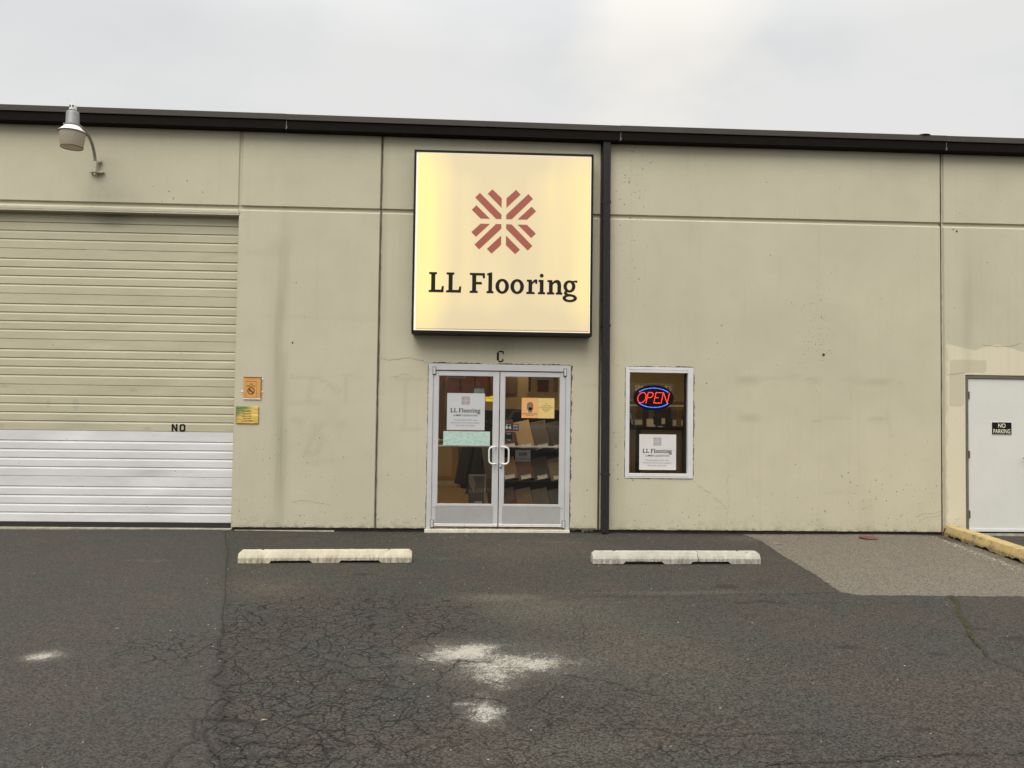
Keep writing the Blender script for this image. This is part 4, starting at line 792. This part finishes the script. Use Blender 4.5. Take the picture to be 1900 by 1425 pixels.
for i, (x, z0, z1, w) in enumerate(((-.29, 1.408, 1.478, .103), (-.125, 1.41, 1.494, .10), (.07, 1.42, 1.505, .05), (.235, 1.398, 1.483, .05), (.345, 1.40, 1.485, .02))):
    a = MB(); a.box(x-w/2, x+w/2, -.075, -.071, z0, z1); tag(a.build('price_card', CARD), ('wide cream price card, leftmost on the window shelf', 'wide cream price card, second on the window shelf', 'narrow cream price card, middle of the window shelf', 'narrow cream price card, fourth on the window shelf', 'thin cream price card at the right window edge')[i], 'price card').location = (2.6, .78, 0)
for i, (x0, x1, z1) in enumerate(((-.065, .045, 1.53), (.13, .21, 1.51), (.36, .42, 1.54))):
    a = MB(); a.bbox(x0, x1, -.045, -.01, 1.3765, z1, .002); tag(a.build('sample_box', DISP), ('black sample box in the middle of the window shelf', 'smaller black sample box right of centre on the window shelf', 'black sample box at the right end of window shelf')[i], 'sample box').location = (2.6, .78, 0)
a = MB(); a.bbox(-.175, -.055, -.115, -.076, 1.3765, 1.402, .002); a.bbox(-.165, -.06, -.11, -.08, 1.4025, 1.412, .001); o = a.build('catalog', CARD); o.location = (2.6, .78, 0); tag(o, 'cream catalogue lying flat on the window shelf', 'catalogue')
a = MB(); a.bbox(-.02, .05, -.115, -.08, 1.3765, 1.392, .002); o = a.build('leaflet_stack', DIMCARD); o.location = (2.6, .78, 0); tag(o, 'small white leaflet stack on the window shelf', 'leaflets')
r = thing('sample_book', 'black sample book with white spine letters leaning at left of window', 'sample book', (2.235, .68, 1.378)); r.rotation_euler = (0, math.radians(-13), 0)
a = MB(); a.bbox(-.05, .012, 0, .10, 0, .22, .003); a.build('cover', M['black'], r, True)
a = MB(); put_text(a, 'Hardw', -.028, .205, -.002, .062, 'LEFT', .01, 1, -math.pi/2); a.build('lettering', CARD, r, True)
hs = thing('header_sign', 'dim grey header sign hanging behind the open sign', 'sign', (2.53, .95, 1.9))
a = MB(); a.box(-.29, .37, 0, .012, -.12, .12); a.build('panel', pmat('grey green panel', (.115, .105, .07), .7), hs, True)
a = MB(); put_text(a, 'SM', -.235, .012, -.002, .105, 'LEFT'); put_text(a, 'TS', .325, .012, -.002, .105, 'RIGHT'); a.build('lettering', pmat('cream letters', (.48, .42, .28), .7), hs, True)

# ------------------------------------------------------------------ lit OPEN sign in the window
os_ = thing('open_sign', 'oval lit OPEN sign with red letters and blue dots hanging in window', 'sign', (2.379, .062, 1.7885))
a = MB(); n = 48; pr = [(1, .028), (1, .004), (.97, .0), (0, .0)]
vs = [(.2755*r*math.cos(6.2832*k/n), y, .174*r*math.sin(6.2832*k/n)) for r, y in pr for k in range(n)]
a.add(vs, [(i*n+k, i*n+(k+1) % n, (i+1)*n+(k+1) % n, (i+1)*n+k) for i in range(3) for k in range(n)]); a.build('panel', M['black'], os_, True)
def led(mb, x, z, r=.0044): mb.add([(x+r*math.cos(k*1.0472), -.002, z+r*math.sin(k*1.0472)) for k in range(6)]+[(x, -.0065, z)], [(k, (k+1) % 6, 6) for k in range(6)])
def leds(mb, pts, st=.0145, sh=.22):
    pts = [Vector((p[0]*1.08+sh*p[1], p[1])) for p in pts]; acc = 0.
    for u, v in zip(pts[:-1], pts[1:]):
        L = (v-u).length
        while acc <= L: p = u+(v-u)*(acc/L); led(mb, p.x, p.y); acc += st
        acc -= L
h = .071; LED = []
a = MB(); leds(a, [(-.150+.052*math.cos(t/14*6.2832), h*math.sin(t/14*6.2832)) for t in range(14)]+[(-.098, -.004)]); LED.append(a)
a = MB(); leds(a, [(-.083, -h), (-.083, h), (-.035, h), (-.016, h*.72), (-.016, h*.35), (-.035, .002), (-.078, .002)]); LED.append(a)
a = MB(); leds(a, [(.090, h), (.016, h), (.016, -h), (.090, -h)]); leds(a, [(.030, .002), (.070, .002)]); LED.append(a)
a = MB(); leds(a, [(.110, -h), (.110, h), (.188, -h), (.188, h)]); LED.append(a)
RL = emat('red led', (1., .045, .03), 4.2, (.3, .02, .02)); BL = emat('blue led', (.05, .16, 1.), 4.5, (.02, .03, .3))
for a in LED: a.build('led_letter', RL, os_, True)
a = MB()
for s in (1, -1):
    for k in range(26):
        t = math.radians(36+108*k/25); led(a, .232*math.cos(t)*1.05, s*(.132*math.sin(t)), .0046)
a.build('blue_led_border', BL, os_, True)
a = MB(); a.tube([(-.12, .02, .15), (-.11, .02, .33)], .0015, 6); a.tube([(.12, .02, .15), (.11, .02, .33)], .0015, 6); a.build('hanging_wire', M['steel'], os_, True)

# ------------------------------------------------------------------ posters and notices on the glass
PY = .0275
def poster(label, x0, x1, z1, z0, y, big=True, card='paper', ink2='goldink'):
    t = thing('poster', label, 'poster', ((x0+x1)/2, y, z0)); w = x1-x0
    a = MB(); a.box(x0, x1, y, y+.001, z0, z1); a.build('card', M[card], t)
    cx = (x0+x1)/2-.012*w; k = w*.655/983; yy = y-.0012; H = z1-z0
    a = MB(); wordmark(a, cx-w*.41+w*.01, z0+H*.475, yy, w*.80/983); a.build('lettering', M['darkink'], t)
    a = MB(); emblem(a, cx, z0+H*.80, yy, w*.122/216, .70); a.build('emblem', M[ink2], t)
    a = MB(); put_text(a, 'LUMBER LIQUIDATORS', cx, z0+H*.375, yy, w*.068, bold=.004, sx=.92); a.build('subtitle', M['ink'], t)
    a = MB()
    for i, s in enumerate(('The same great quality, value', 'and service you\u2019ve come to expect.', 'Now with a new name.')): put_text(a, s, cx, z0+H*(.255-.075*i), yy, w*.060, sx=.90)
    put_text(a, 'TM', x0+w*.935, z0+H*.55, yy, w*.022); a.build('slogan', M['greyink'], t)
    return t
pp = poster('large white poster with brown emblem on the left door glass', -.431, .076, 1.813, 1.318, PY, ink2='rustink', card='paper2')
a = MB(); a.box(-.431, .076, PY-.001, PY+.0005, 1.308, 1.3175); a.build('red_edge', M['red'], pp)
poster('white poster with gold emblem low in the window', 2.184, 2.690, 1.290, .808, .046, ink2='goldink')
cy = bpy.data.materials.new('pale mint printed sheet'); cy.use_nodes = True; gg = G(cy.node_tree); pz = cy.node_tree.nodes['Principled BSDF']; vv = gg.n('ShaderNodeTexCoord').outputs['Object']
nn = gg.noise(gg.mapv(vv, (5, 1, 9)), 2.2, 6, .65, 3.).outputs['Fac']; gg.put(pz.inputs['Base Color'], gg.mix(gg.mr(nn, .4, .62), (.30, .45, .38), (.50, .64, .56)))
a = MB(); a.box(-.476, .151, PY, PY+.001, 1.109, 1.300); tag(a.build('notice', cy), 'long pale mint sheet under the poster on the left door', 'notice')
a = MB(); a.box(-.072, .065, PY+.0034, PY+.0044, 1.80, 1.879); tag(a.build('notice', cy), 'small mint square peeking above the left door poster', 'notice')
t = thing('notice', 'small bright yellow notched card at upper right of left door glass', 'notice', (.14, PY, 1.70))
a = MB(); a.prism([(.084, PY, 1.708), (.190, PY, 1.705), (.195, PY, 1.780), (.150, PY, 1.780), (.140, PY, 1.768), (.084, PY, 1.770)], (0, .001, 0)); a.build('card', M['note'], t)
a = MB(); put_text(a, 'ATTENTION', .14, 1.745, PY-.001, .018, bold=.01); a.build('lettering', M['ink'], t)
t = thing('notice', 'orange paper notice with grey masked head on the right door', 'notice', (.683, PY, 1.491))
a = MB(); a.box(.573, .7935, PY, PY+.001, 1.491, 1.763); a.build('paper', M['orange'], t)
a = MB(); a.poly([(.683+dx, PY-.001, 1.64+dz) for dx, dz in ((-.018, -.075), (.03, -.075), (.034, -.05), (.048, -.02), (.046, .04), (.022, .065), (-.01, .065), (-.036, .045), (-.040, -.02), (-.024, -.045))]); a.build('head_print', pmat('grey brown print', (.17, .13, .09), .7), t)
a = MB(); a.poly([(.689+dx, PY-.0018, 1.615+dz) for dx, dz in ((-.022, .015), (.0, .022), (.026, .015), (.026, -.012), (.0, -.026), (-.020, -.014))]); a.build('mask_print', M['ink'], t)
a = MB(); put_text(a, 'PLEASE WEAR A MASK', .683, 1.540, PY-.001, .021, bold=.006, sx=.95); put_text(a, 'THANK YOU', .683, 1.520, PY-.001, .019, bold=.006); a.build('lettering', M['ink'], t)
t = thing('notice', 'yellow paper notice with small text beside the orange one', 'notice', (.905, PY, 1.491))
a = MB(); a.box(.7950, 1.017, PY+.0002, PY+.0012, 1.489, 1.762); a.build('paper', M['yellow'], t)
a = MB()
for i, (s, z) in enumerate((('NO', 1.678), ('COUGH, FEVER', 1.652), ('OR SHORTNESS OF BREATH', 1.628), ('MAY PLEASE', 1.604), ('ENTER', 1.580))): put_text(a, s, .905, z, PY-.001, .020 if i != 2 else .0165, bold=.006, sx=.95)
a.build('lettering', pmat('olive brown ink', (.18, .12, .03), .7), t)
t = thing('hours_decal', 'dark opening hours decal at left edge of right door glass', 'decal', (.444, PY, 1.318))
a = MB(); a.box(.352, .536, PY, PY+.0008, 1.313, 1.411); a.build('film', pmat('dark maroon film', (.020, .012, .012), .5), t)
a = MB(); put_text(a, '8-6', .398, 1.342, PY-.001, .058, bold=.012); put_text(a, '10-5', .492, 1.375, PY-.001, .034, bold=.008); put_text(a, '11-5', .492, 1.335, PY-.001, .034, bold=.008); put_text(a, 'MON - FRI', .398, 1.393, PY-.001, .014); a.build('lettering', DIMCARD, t)
a = MB(); a.box(.352, .536, PY-.001, PY+.0005, 1.303, 1.3125); a.build('edge_strip', pmat('dull red strip', (.30, .09, .07), .5), t)
t = thing('decal', 'small black square decal below the opening hours', 'decal', (.403, PY, 1.185))
a = MB(); a.box(.358, .448, PY, PY+.0008, 1.180, 1.283); a.build('film', M['black'], t)
a = MB(); put_text(a, 'SCAN ME', .403, 1.268, PY-.001, .013, bold=.006); put_text(a, 'FOR INFO', .403, 1.186, PY-.001, .013, bold=.006); a.build('lettering', DIMCARD, t)
t = thing('notice', 'grey five hundred dollar offer card below the right door bar', 'notice', (.598, .06, .9))
a = MB(); a.box(.495, .700, .034, .035, .901, 1.060); a.build('card', pmat('grey offer card', (.26, .26, .25), .6), t)
a = MB(); a.box(.493, .700, .0335, .0355, 1.061, 1.083); a.build('header', M['black'], t)
a = MB(); put_text(a, '$500', .598, .985, .0325, .055, bold=.012); 
for i in range(4): put_text(a, ('$25', '$100', '$250', '$500')[i], .522+i*.052, .932, .0325, .018, bold=.006)
a.build('lettering', M['ink'], t)

# ------------------------------------------------------------------ big backlit shop sign
SX0, SX1, SZ0, SZ1 = -.905, 1.477, 2.582, 5.020
sg = thing('shop_sign', 'large square backlit cream shop sign with red emblem above the entrance', 'sign', ((SX0+SX1)/2, 0, (SZ0+SZ1)/2))
a = MB(); F0 = -.25; bw_ = .028
a.bbox(SX0, SX0+bw_, F0, -.01, SZ0, SZ1, .003); a.bbox(SX1-bw_, SX1, F0, -.01, SZ0, SZ1, .003); a.bbox(SX0+bw_+.0002, SX1-bw_-.0002, F0, -.01, SZ1-bw_, SZ1, .003); a.bbox(SX0+bw_+.0002, SX1-bw_-.0002, F0, -.01, SZ0, SZ0+.045, .003)
a.box(SX0+.03, SX1-.03, -.03, -.012, SZ0+.05, SZ1-.03); a.box(SX1+.0005, SX1+.012, -.12, -.05, 4.58, 4.66); a.box(SX0-.02, SX0-.0005, -.08, -.06, 2.74, 2.75); a.build('cabinet', M['sign_side'], sg)
rim = emat('sign face rim', (1., .86, .66), .42, (.6, .57, .5))
a = MB(); a.rect(SX0+bw_, SX1-bw_, SZ0+.045, SZ1-bw_, F0+.020); a.build('face_rim', rim, sg)
ix0, ix1, iz0, iz1 = SX0+.064, SX1-.052, SZ0+.072, SZ1-.052; y0, y1 = F0+.0195, F0+.002
a = MB(); a.add([(ix0-.012, y0, iz0-.012), (ix1+.012, y0, iz0-.012), (ix1+.012, y0, iz1+.012), (ix0-.012, y0, iz1+.012), (ix0, y1, iz0), (ix1, y1, iz0), (ix1, y1, iz1), (ix0, y1, iz1)], [(4, 5, 6, 7), (0, 1, 5, 4), (1, 2, 6, 5), (2, 3, 7, 6), (3, 0, 4, 7)])
a.build('face', M['signface'], sg)
a = MB(); wordmark(a, -.688, 3.130, F0-.0005, 1.967/983); a.build('lettering', M['darkink'], sg)
a = MB(); emblem(a, .289, 4.086, F0-.0005, .001985); a.build('emblem', M['terra'], sg)

# ------------------------------------------------------------------ wall lamp above the garage door
lx, ly = -5.112, -.66
lm = thing('wall_lamp', 'grey security lamp on a curved arm above the garage door', 'lamp', (-5.122, 0, 4.66))
a = MB(); a.lathe((lx, ly, 0), [(0, 5.240), (.046, 5.240), (.068, 5.232), (.074, 5.213), (.077, 5.09), (.083, 5.075), (.083, 5.052), (.072, 5.050)], 32)
a.bbox(lx-.105, lx-.07, ly-.02, ly+.02, 5.062, 5.085, .004); a.bbox(lx-.025, lx+.035, ly+.06, ly+.11, 5.075, 5.13, .008); a.build('housing', M['lampgrey'], lm)
a = MB(); a.lathe((lx, ly, 0), [(.036, 5.245), (.036, 5.250), (.044, 5.250), (.044, 5.258), (.038, 5.315), (.032, 5.324), (0, 5.326)], 24); pc = a.build('photocell', pmat('pale green grey plastic', (.55, .57, .50), .5), lm)
a = MB(); a.box(lx-.022, lx-.008, ly-.044, ly-.036, 5.285, 5.308); a.box(lx+.010, lx+.024, ly-.042, ly-.034, 5.285, 5.308); a.build('sensor_window', M['black'], pc)
a = MB(); a.lathe((lx, ly, 0), [(.072, 5.052), (.090, 5.048), (.130, 5.005), (.153, 4.985), (.157, 4.978), (.157, 4.970), (.150, 4.972), (.128, 4.998), (.088, 5.042), (.07, 5.046)], 40); a.build('reflector', M['lampwhite'], lm)
lens = bpy.data.materials.new('prismatic plastic'); lens.use_nodes = True; t_ = lens.node_tree; gg = G(t_); pz = t_.nodes['Principled BSDF']; pz.inputs['Base Color'].default_value = (.66, .60, .50, 1); pz.inputs['Roughness'].default_value = .4; pz.inputs['Specular IOR Level'].default_value = .25
trn = gg.n('ShaderNodeBsdfTransparent'); trn.inputs[0].default_value = (.85, .80, .72, 1); mxx = gg.n('ShaderNodeMixShader'); mxx.inputs[0].default_value = .42
tlc = gg.n('ShaderNodeBsdfTranslucent'); tlc.inputs[0].default_value = (.7, .62, .52, 1); mx2 = gg.n('ShaderNodeMixShader'); mx2.inputs[0].default_value = .3
t_.links.new(pz.outputs[0], mx2.inputs[1]); t_.links.new(tlc.outputs[0], mx2.inputs[2]); t_.links.new(mx2.outputs[0], mxx.inputs[1]); t_.links.new(trn.outputs[0], mxx.inputs[2]); t_.links.new(mxx.outputs[0], t_.nodes['Material Output'].inputs[0])
a = MB(); a.lathe((lx, ly, 0), [(.150, 4.971), (.148, 4.95), (.127, 4.79), (.124, 4.785), (.117, 4.786), (.122, 4.80), (.144, 4.95), (.147, 4.969)], 48); LE = a.build('lens', lens, lm)
for rr, zz_ in ((.1255, 4.787), (.1575, 4.972)):
    a = MB(); a.lathe((lx, ly, 0), [(rr-.004, zz_-.004), (rr+.0025, zz_-.004), (rr+.0025, zz_+.003), (rr-.004, zz_+.003)], 48); a.build('rim_band', M['sealant'], LE)
a = MB(); a.tube([(lx, ly, 5.05), (lx, ly, 4.99)], .02, 12); a.lathe((lx, ly, 0), [(0, 5.0), (.02, 4.99), (.032, 4.93), (.03, 4.89), (.0, 4.87)], 16); a.build('bulb', M['lampwhite'], lm)
a = MB(); P0 = Vector((-5.120, -.060, 4.80)); P1 = Vector((-5.118, -.10, 5.02)); P2 = Vector((-5.105, -.30, 5.14)); P3 = Vector((-5.095, -.57, 5.10)); pts = [P0-Vector((0, 0, .02))]
for k in range(17):
    t = k/16; pts.append(P0*(1-t)**3+P1*3*t*(1-t)**2+P2*3*t*t*(1-t)+P3*t**3)
a.tube(pts, .0185, 14); a.build('arm', M['conduit'], lm)
a = MB(); a.bbox(-5.150, -5.092, -.085, .0, 4.650, 4.800, .012); a.bbox(-5.165, -5.150, -.06, .0, 4.80, 4.815, .002); a.bbox(-5.094, -5.055, -.05, .0, 4.795, 4.83, .006); a.bbox(-5.195, -5.020, -.05, .0, 4.660, 4.684, .004)
a.tube([(-5.12, -.07, 4.645), (-5.12, -.02, 4.630)], .016, 10); a.build('bracket', M['painted'], lm)

# ------------------------------------------------------------------ notices on the wall
t = thing('no_smoking_sign', 'small orange no smoking sign taped on wall beside the garage door', 'sign', (-3.013, 0, 1.69))
a = MB(); a.bbox(-3.130, -2.893, -.012, -.004, 1.695, 1.985, .002); a.build('board', M['brass'], t)
a = MB(); a.box(-3.13, -2.893, -.015, -.0125, 1.975, 1.989); a.box(-2.905, -2.893, -.0135, -.0122, 1.71, 1.974); a.build('edge_band', pmat('brown edge', (.22, .10, .03), .5), t)  # brown strips along the top and right edge
a = MB(); a.box(-3.13, -2.90, -.015, -.0125, 1.690, 1.702); a.poly([(-3.165, -.0065, 1.79), (-3.131, -.0065, 1.785), (-3.131, -.0065, 1.81), (-3.155, -.0065, 1.81)]); a.poly([(-2.893, -.0065, 1.78), (-2.862, -.0065, 1.795), (-2.893, -.0065, 1.81)]); a.poly([(-2.893, -.0065, 1.955), (-2.872, -.0065, 1.95), (-2.875, -.0065, 1.975), (-2.893, -.0065, 1.975)]); a.poly([(-3.15, -.0065, 1.955), (-3.131, -.0065, 1.955), (-3.131, -.0065, 1.963), (-3.15, -.0065, 1.963)]); a.build('tape', M['lampwhite'], t)
a = MB(); yy = -.0135; put_text(a, 'NO', -3.028, 1.884, yy, .026, bold=.008); put_text(a, 'SMOKING', -3.028, 1.858, yy, .026, bold=.008, sx=.95)
a.ring(-3.028, 1.803, .048, .048, .037, .037, yy, 36); a.poly([(-3.028+.030*c-.006*s_, yy-.0008, 1.803-.030*c-.006*s_) for c, s_ in ((-1.1, 1), (1.1, 1), (1.1, -1), (-1.1, -1))]); a.box(-3.058, -3.004, yy-.0004, yy, 1.797, 1.806)
for (p, q) in (((-3.095, 1.705), (-2.955, 1.708)), ((-3.095, 1.925), (-2.955, 1.928))): a.rect(p[0], q[0], p[1], q[1], yy)
a.rect(-3.095, -3.0925, 1.7085, 1.9245, yy); a.rect(-2.9575, -2.955, 1.7085, 1.9245, yy); a.build('lettering', pmat('dark brown print', (.06, .022, .008), .6), t)
t = thing('safety_sign', 'yellow green safety sign below the no smoking sign', 'sign', (-3.07, 0, 1.365))
sm_ = bpy.data.materials.new('rippled yellow film'); sm_.use_nodes = True; gg = G(sm_.node_tree); pz = sm_.node_tree.nodes['Principled BSDF']; vv = gg.n('ShaderNodeTexCoord').outputs['Object']
s3 = gg.n('ShaderNodeSeparateXYZ'); gg.put(s3.inputs[0], vv); rp = gg.noise(gg.mapv(vv, (3, 1, 22), (0, 0, 0), (0, .25, 0)), 1.2, 4, .5, .8).outputs['Fac']
cc = gg.mix(gg.mr(rp, .35, .65), (.50, .30, .035), (.78, .58, .16)); gn = gg.mr(gg.m('ADD', gg.m('MULTIPLY', s3.outputs[0], -1.2), gg.m('ADD', gg.m('MULTIPLY', s3.outputs[2], 1.6), gg.m('MULTIPLY', rp, .25))), .36, .52)
gg.put(pz.inputs['Base Color'], gg.mix(gn, cc, (.13, .20, .06))); pz.inputs['Roughness'].default_value = .35; gg.put(pz.inputs['Normal'], gg.bump(rp, .6, .02))
a = MB(); a.bbox(-3.217, -2.921, -.012, -.004, 1.368, 1.596, .002); a.build('board', sm_, t)
a = MB(); a.box(-3.217, -2.921, -.0135, -.0122, 1.368, 1.373); a.box(-3.217, -3.212, -.0135, -.0122, 1.3735, 1.596); a.box(-2.926, -2.921, -.0135, -.0122, 1.3735, 1.596); a.build('edge_band', pmat('brown side edge', (.20, .09, .03), .5), t)  # brown strips along the bottom and side edges
a = MB()
for i, s in enumerate(('FOR SAFETY', 'REASONS', 'EMPLOYEES', 'ONLY IN', 'WAREHOUSE')): put_text(a, s, -3.075, 1.522-i*.032, -.0135, .026, bold=.012, sx=.95)
a.build('lettering', pmat('dark olive print', (.05, .035, .008), .6), t)
t = thing('no_parking_sign', 'black NO PARKING sign with pale letters on the white side door', 'sign', (7.24, .02, 1.344))
a = MB(); a.box(7.092, 7.390, .024, .0275, 1.338, 1.525); a.build('border', M['lampwhite'], t)
a = MB(); a.box(7.101, 7.381, .0215, .0238, 1.347, 1.516); a.build('panel', M['ink'], t)
a = MB(); put_text(a, 'NO', 7.241, 1.443, .0205, .082, bold=.012, sx=.85); put_text(a, 'PARKING', 7.241, 1.365, .0205, .082, bold=.012, sx=.72); a.build('lettering', pmat('cream lettering', (.70, .68, .50), .5), t)

# ------------------------------------------------------------------ parking blocks and yellow kerb
def block_mesh(L, W, H, seed, notches=True, cracked=False):
    rn = random.Random(seed); n = 120; prof = [(0, 0), (.0, .055), (.035, H-.004), (.045, H), (W-.045, H), (W-.035, H-.004), (W, .055), (W, 0)]
    a = MB(); V = []; F = []; m_ = len(prof)
    for i in range(n+1):
        u = i/n; x = -L/2+L*u; e = min(u, 1-u)*L; sh = min(1, .72+e/.05*.28); zr = 0.
        if notches:
            for c in (.30, .70):
                q = abs(u-c)*L
                if q < .225: zr = .026*min(1, (.225-q)/.03)
        for k, (y, z) in enumerate(prof):
            j = .0022; zz_ = z*(1 if e > .03 else (.80+.2*e/.03)) if z > .06 else z
            yy_ = W/2+(y-W/2)*(1 if e > .02 else .96)
            if k in (0, 7): zz_ = zr+rn.uniform(0, .004)
            if cracked and k in (0, 7): zz_ = max(0., .016+.014*math.sin(u*23+1)+.010*math.sin(u*71)+rn.uniform(-.008, .008))
            V.append((x+(0 if 0 < i < n else (-.0 if i else .0)), yy_-W/2+rn.uniform(-j, j), zz_+rn.uniform(-j, j)*.6))
    for i in range(n):
        for k in range(m_): F.append((i*m_+k, (i+1)*m_+k, (i+1)*m_+(k+1) % m_, i*m_+(k+1) % m_))
    for _ in range(9):                                           # knocked-off bits of edge
        cx = rn.uniform(-L/2, L/2); r = rn.uniform(.02, .05); e = rn.choice((2, 2, 5, 3)); dd = rn.uniform(.004, .012)
        for i in range(n+1):
            q = (V[i*m_+e][0]-cx)/r
            if abs(q) < 1.6: x_, y_, z_ = V[i*m_+e]; V[i*m_+e] = (x_, y_+(dd*.5 if e < 4 else -dd*.5)*math.exp(-q*q), z_-dd*math.exp(-q*q))
    F += [tuple(range(m_)), tuple(range(n*m_+m_-1, n*m_-1, -1))]
    a.add(V, F); return a
c1m = concrete_block_material('weathered cream concrete', (.60, .545, .40), (.22, .19, .14)); c2m = concrete_block_material('weathered grey concrete', (.50, .475, .40), (.20, .18, .14))
def pblock(lab, x0, y0, x1, y1, seed, mat, crack):
    L = math.hypot(x1-x0, y1-y0); rz = math.atan2(y1-y0, x1-x0); t = thing('parking_block', lab, 'parking block', ((x0+x1)/2, (y0+y1)/2+.075, GZ+.001), rz, 'concrete parking blocks before the wall')
    block_mesh(L, .155, .128, seed).build('block', mat, t, True)
    a = MB()
    for s in (-1, 1): a.lathe((s*(L/2-.24), .0, .1275), [(0, .001), (.011, .001), (.012, .004), (.009, .006), (0, .006)], 10)
    a.build('anchor_pin', M['sealant'], t, True)
    if crack:
        a = MB(); pts = [(.22, -.020, .1300), (.23, -.038, .128), (.225, -.060, .09), (.232, -.0745, .06), (.228, -.080, .04), (.235, -.081, .02)]
        a.tube(pts, .003, 5); a.build('crack', M['dark'], t, True)
    return t
pblock('cream concrete parking block, the left one, before the blank wall', -2.50, -2.150, -.700, -2.060, 1, c1m, False)
pblock('grey cracked concrete parking block, right one, below the window', 1.243, -2.088, 3.086, -2.045, 2, c2m, True)
ym = concrete_block_material('chipped yellow paint on concrete', (.55, .405, .165), (.17, .125, .07), (.22, .18, .12))
kb = thing('yellow_kerb', 'chipped yellow concrete kerb running out from the wall by the side door', 'kerb', (6.315, -1.29, GZ+.001), 0)
kb.rotation_euler = (0, 0, math.radians(82.2))
a = block_mesh(2.60, .235, .138, 5, False, True); a.build('kerb_body', ym, kb, True)
a = MB(); a.tube([(-.86, .13, .01), (-.78, .085, .145)], .009, 8); a.tube([(1.24, .14, .0), (1.21, .11, .11)], .008, 8); a.build('rebar_pin', pmat('rusty steel', (.10, .035, .02), .85, 0, .3, 30), kb, True)
# rusty cap lying on the old patch
a = MB(); a.lathe((0, 0, 0), [(0, .006), (.07, .005), (.10, .010), (.113, .018), (.118, .016), (.11, .004), (0, .001)], 28)
o = a.build('rusty_lid', pmat('red brown rust', (.13, .048, .028), .85, 0, .3, 14)); o.location = (5.17, -.33, GZ+.004); o.rotation_euler = (.03, .04, 0); tag(o, 'flat rusty round lid lying on the light patch near the wall', 'lid')

# ------------------------------------------------------------------ across the lot, behind the camera (seen only as reflections)
ob = thing('opposite_building', 'low grey warehouse across the parking lot behind the camera', 'building', (2, -44, GZ))
a = MB(); a.box(-38, 34, -14, 0, 0, 5.8); a.build('wall', pmat('grey block wall', (.16, .14, .12), .9), ob, True)
for x in (-26, -16, -6, 5, 15, 26): a = MB(); a.box(x, x+4, .01, .06, 0, 3.6); a.build('shutter', pmat('pale shutter', (.38, .38, .36), .6), ob, True)
a = MB(); a.box(-38.3, 34.3, -14.2, .5, 5.801, 6.3); a.build('roof', M['roof'], ob, True)
def car(x, y, rz, colm, lab):
    t = thing('parked_car', lab, 'car', (x, y, GZ), rz); 
    side = [(-2.30, .42), (-2.32, .75), (-2.2, .98), (-1.95, 1.08), (-1.55, 1.62), (-1.3, 1.70), (.35, 1.70), (.65, 1.62), (1.15, 1.12), (2.05, .98), (2.32, .80), (2.36, .45), (2.2, .28), (-2.15, .28)]
    bm = bmesh.new(); 
    def yy(z): return .92 if z < 1.1 else .92-(z-1.1)*.36
    A = [bm.verts.new((p, -yy(z), z)) for p, z in side]; C_ = [bm.verts.new((p, yy(z), z)) for p, z in side]; n = len(side)
    bm.faces.new(A); bm.faces.new(C_[::-1])
    for i in range(n): bm.faces.new((A[i], C_[i], C_[(i+1) % n], A[(i+1) % n]))
    bmesh.ops.recalc_face_normals(bm, faces=bm.faces); bmesh.ops.bevel(bm, geom=[e for e in bm.edges], offset=.045, segments=2, affect='EDGES'); me = bpy.data.meshes.new('body'); bm.to_mesh(me); bm.free(); me.materials.append(colm)
    b = bpy.data.objects.new('body', me); COL.objects.link(b); b.parent = t
    gm_ = pmat('tinted car glass', (.015, .016, .017), .08, 0, .02)
    for s in (-1, 1):
        for q in ([(-1.78, 1.16), (-1.46, 1.56), (-.62, 1.60), (-.62, 1.16)], [(-.55, 1.16), (-.55, 1.60), (.32, 1.60), (.32, 1.16)], [(.38, 1.16), (.38, 1.58), (.62, 1.54), (.98, 1.16)]):
            a = MB(); a.poly([(p, s*(yy(z)+.006), z) for p, z in q]); a.build('side_window', gm_, t, True)
    a = MB(); a.add([(.70, -.66, 1.60), (1.14, -.80, 1.17), (1.14, .80, 1.17), (.70, .66, 1.60)], [(0, 1, 2, 3)]); a.v = [(p+.02, q, z+.02) for p, q, z in a.v]; a.build('windscreen', gm_, t, True)
    for x_ in (-1.45, 1.45):
        for s in (-1, 1):
            a = MB(); a.tube([(x_, s*.72, .35), (x_, s*.94, .35)], .35, 24); w = a.build('wheel', M['dark'], t, True); a = MB(); a.tube([(x_, s*.93, .35), (x_, s*.955, .35)], .20, 16); a.build('rim', M['steel'], w, True)
    for s in (-1, 1): a = MB(); a.bbox(2.26, 2.37, s*.62-.18, s*.62+.18, .66, .80, .02); a.build('headlight', M['lampwhite'], t, True)
car(2.6, -13.6, 0.05, pmat('silver car paint', (.42, .42, .43), .25, .3, .02), 'silver family car parked behind the camera'); 
car(-5.2, -15.5, math.pi/2+.1, pmat('dark blue car paint', (.03, .035, .06), .25, .2, .02), 'dark blue family car parked behind the camera')

S.render.engine = 'CYCLES'
S.cycles.max_bounces = 8; S.cycles.transparent_max_bounces = 12; S.cycles.sample_clamp_indirect = 6
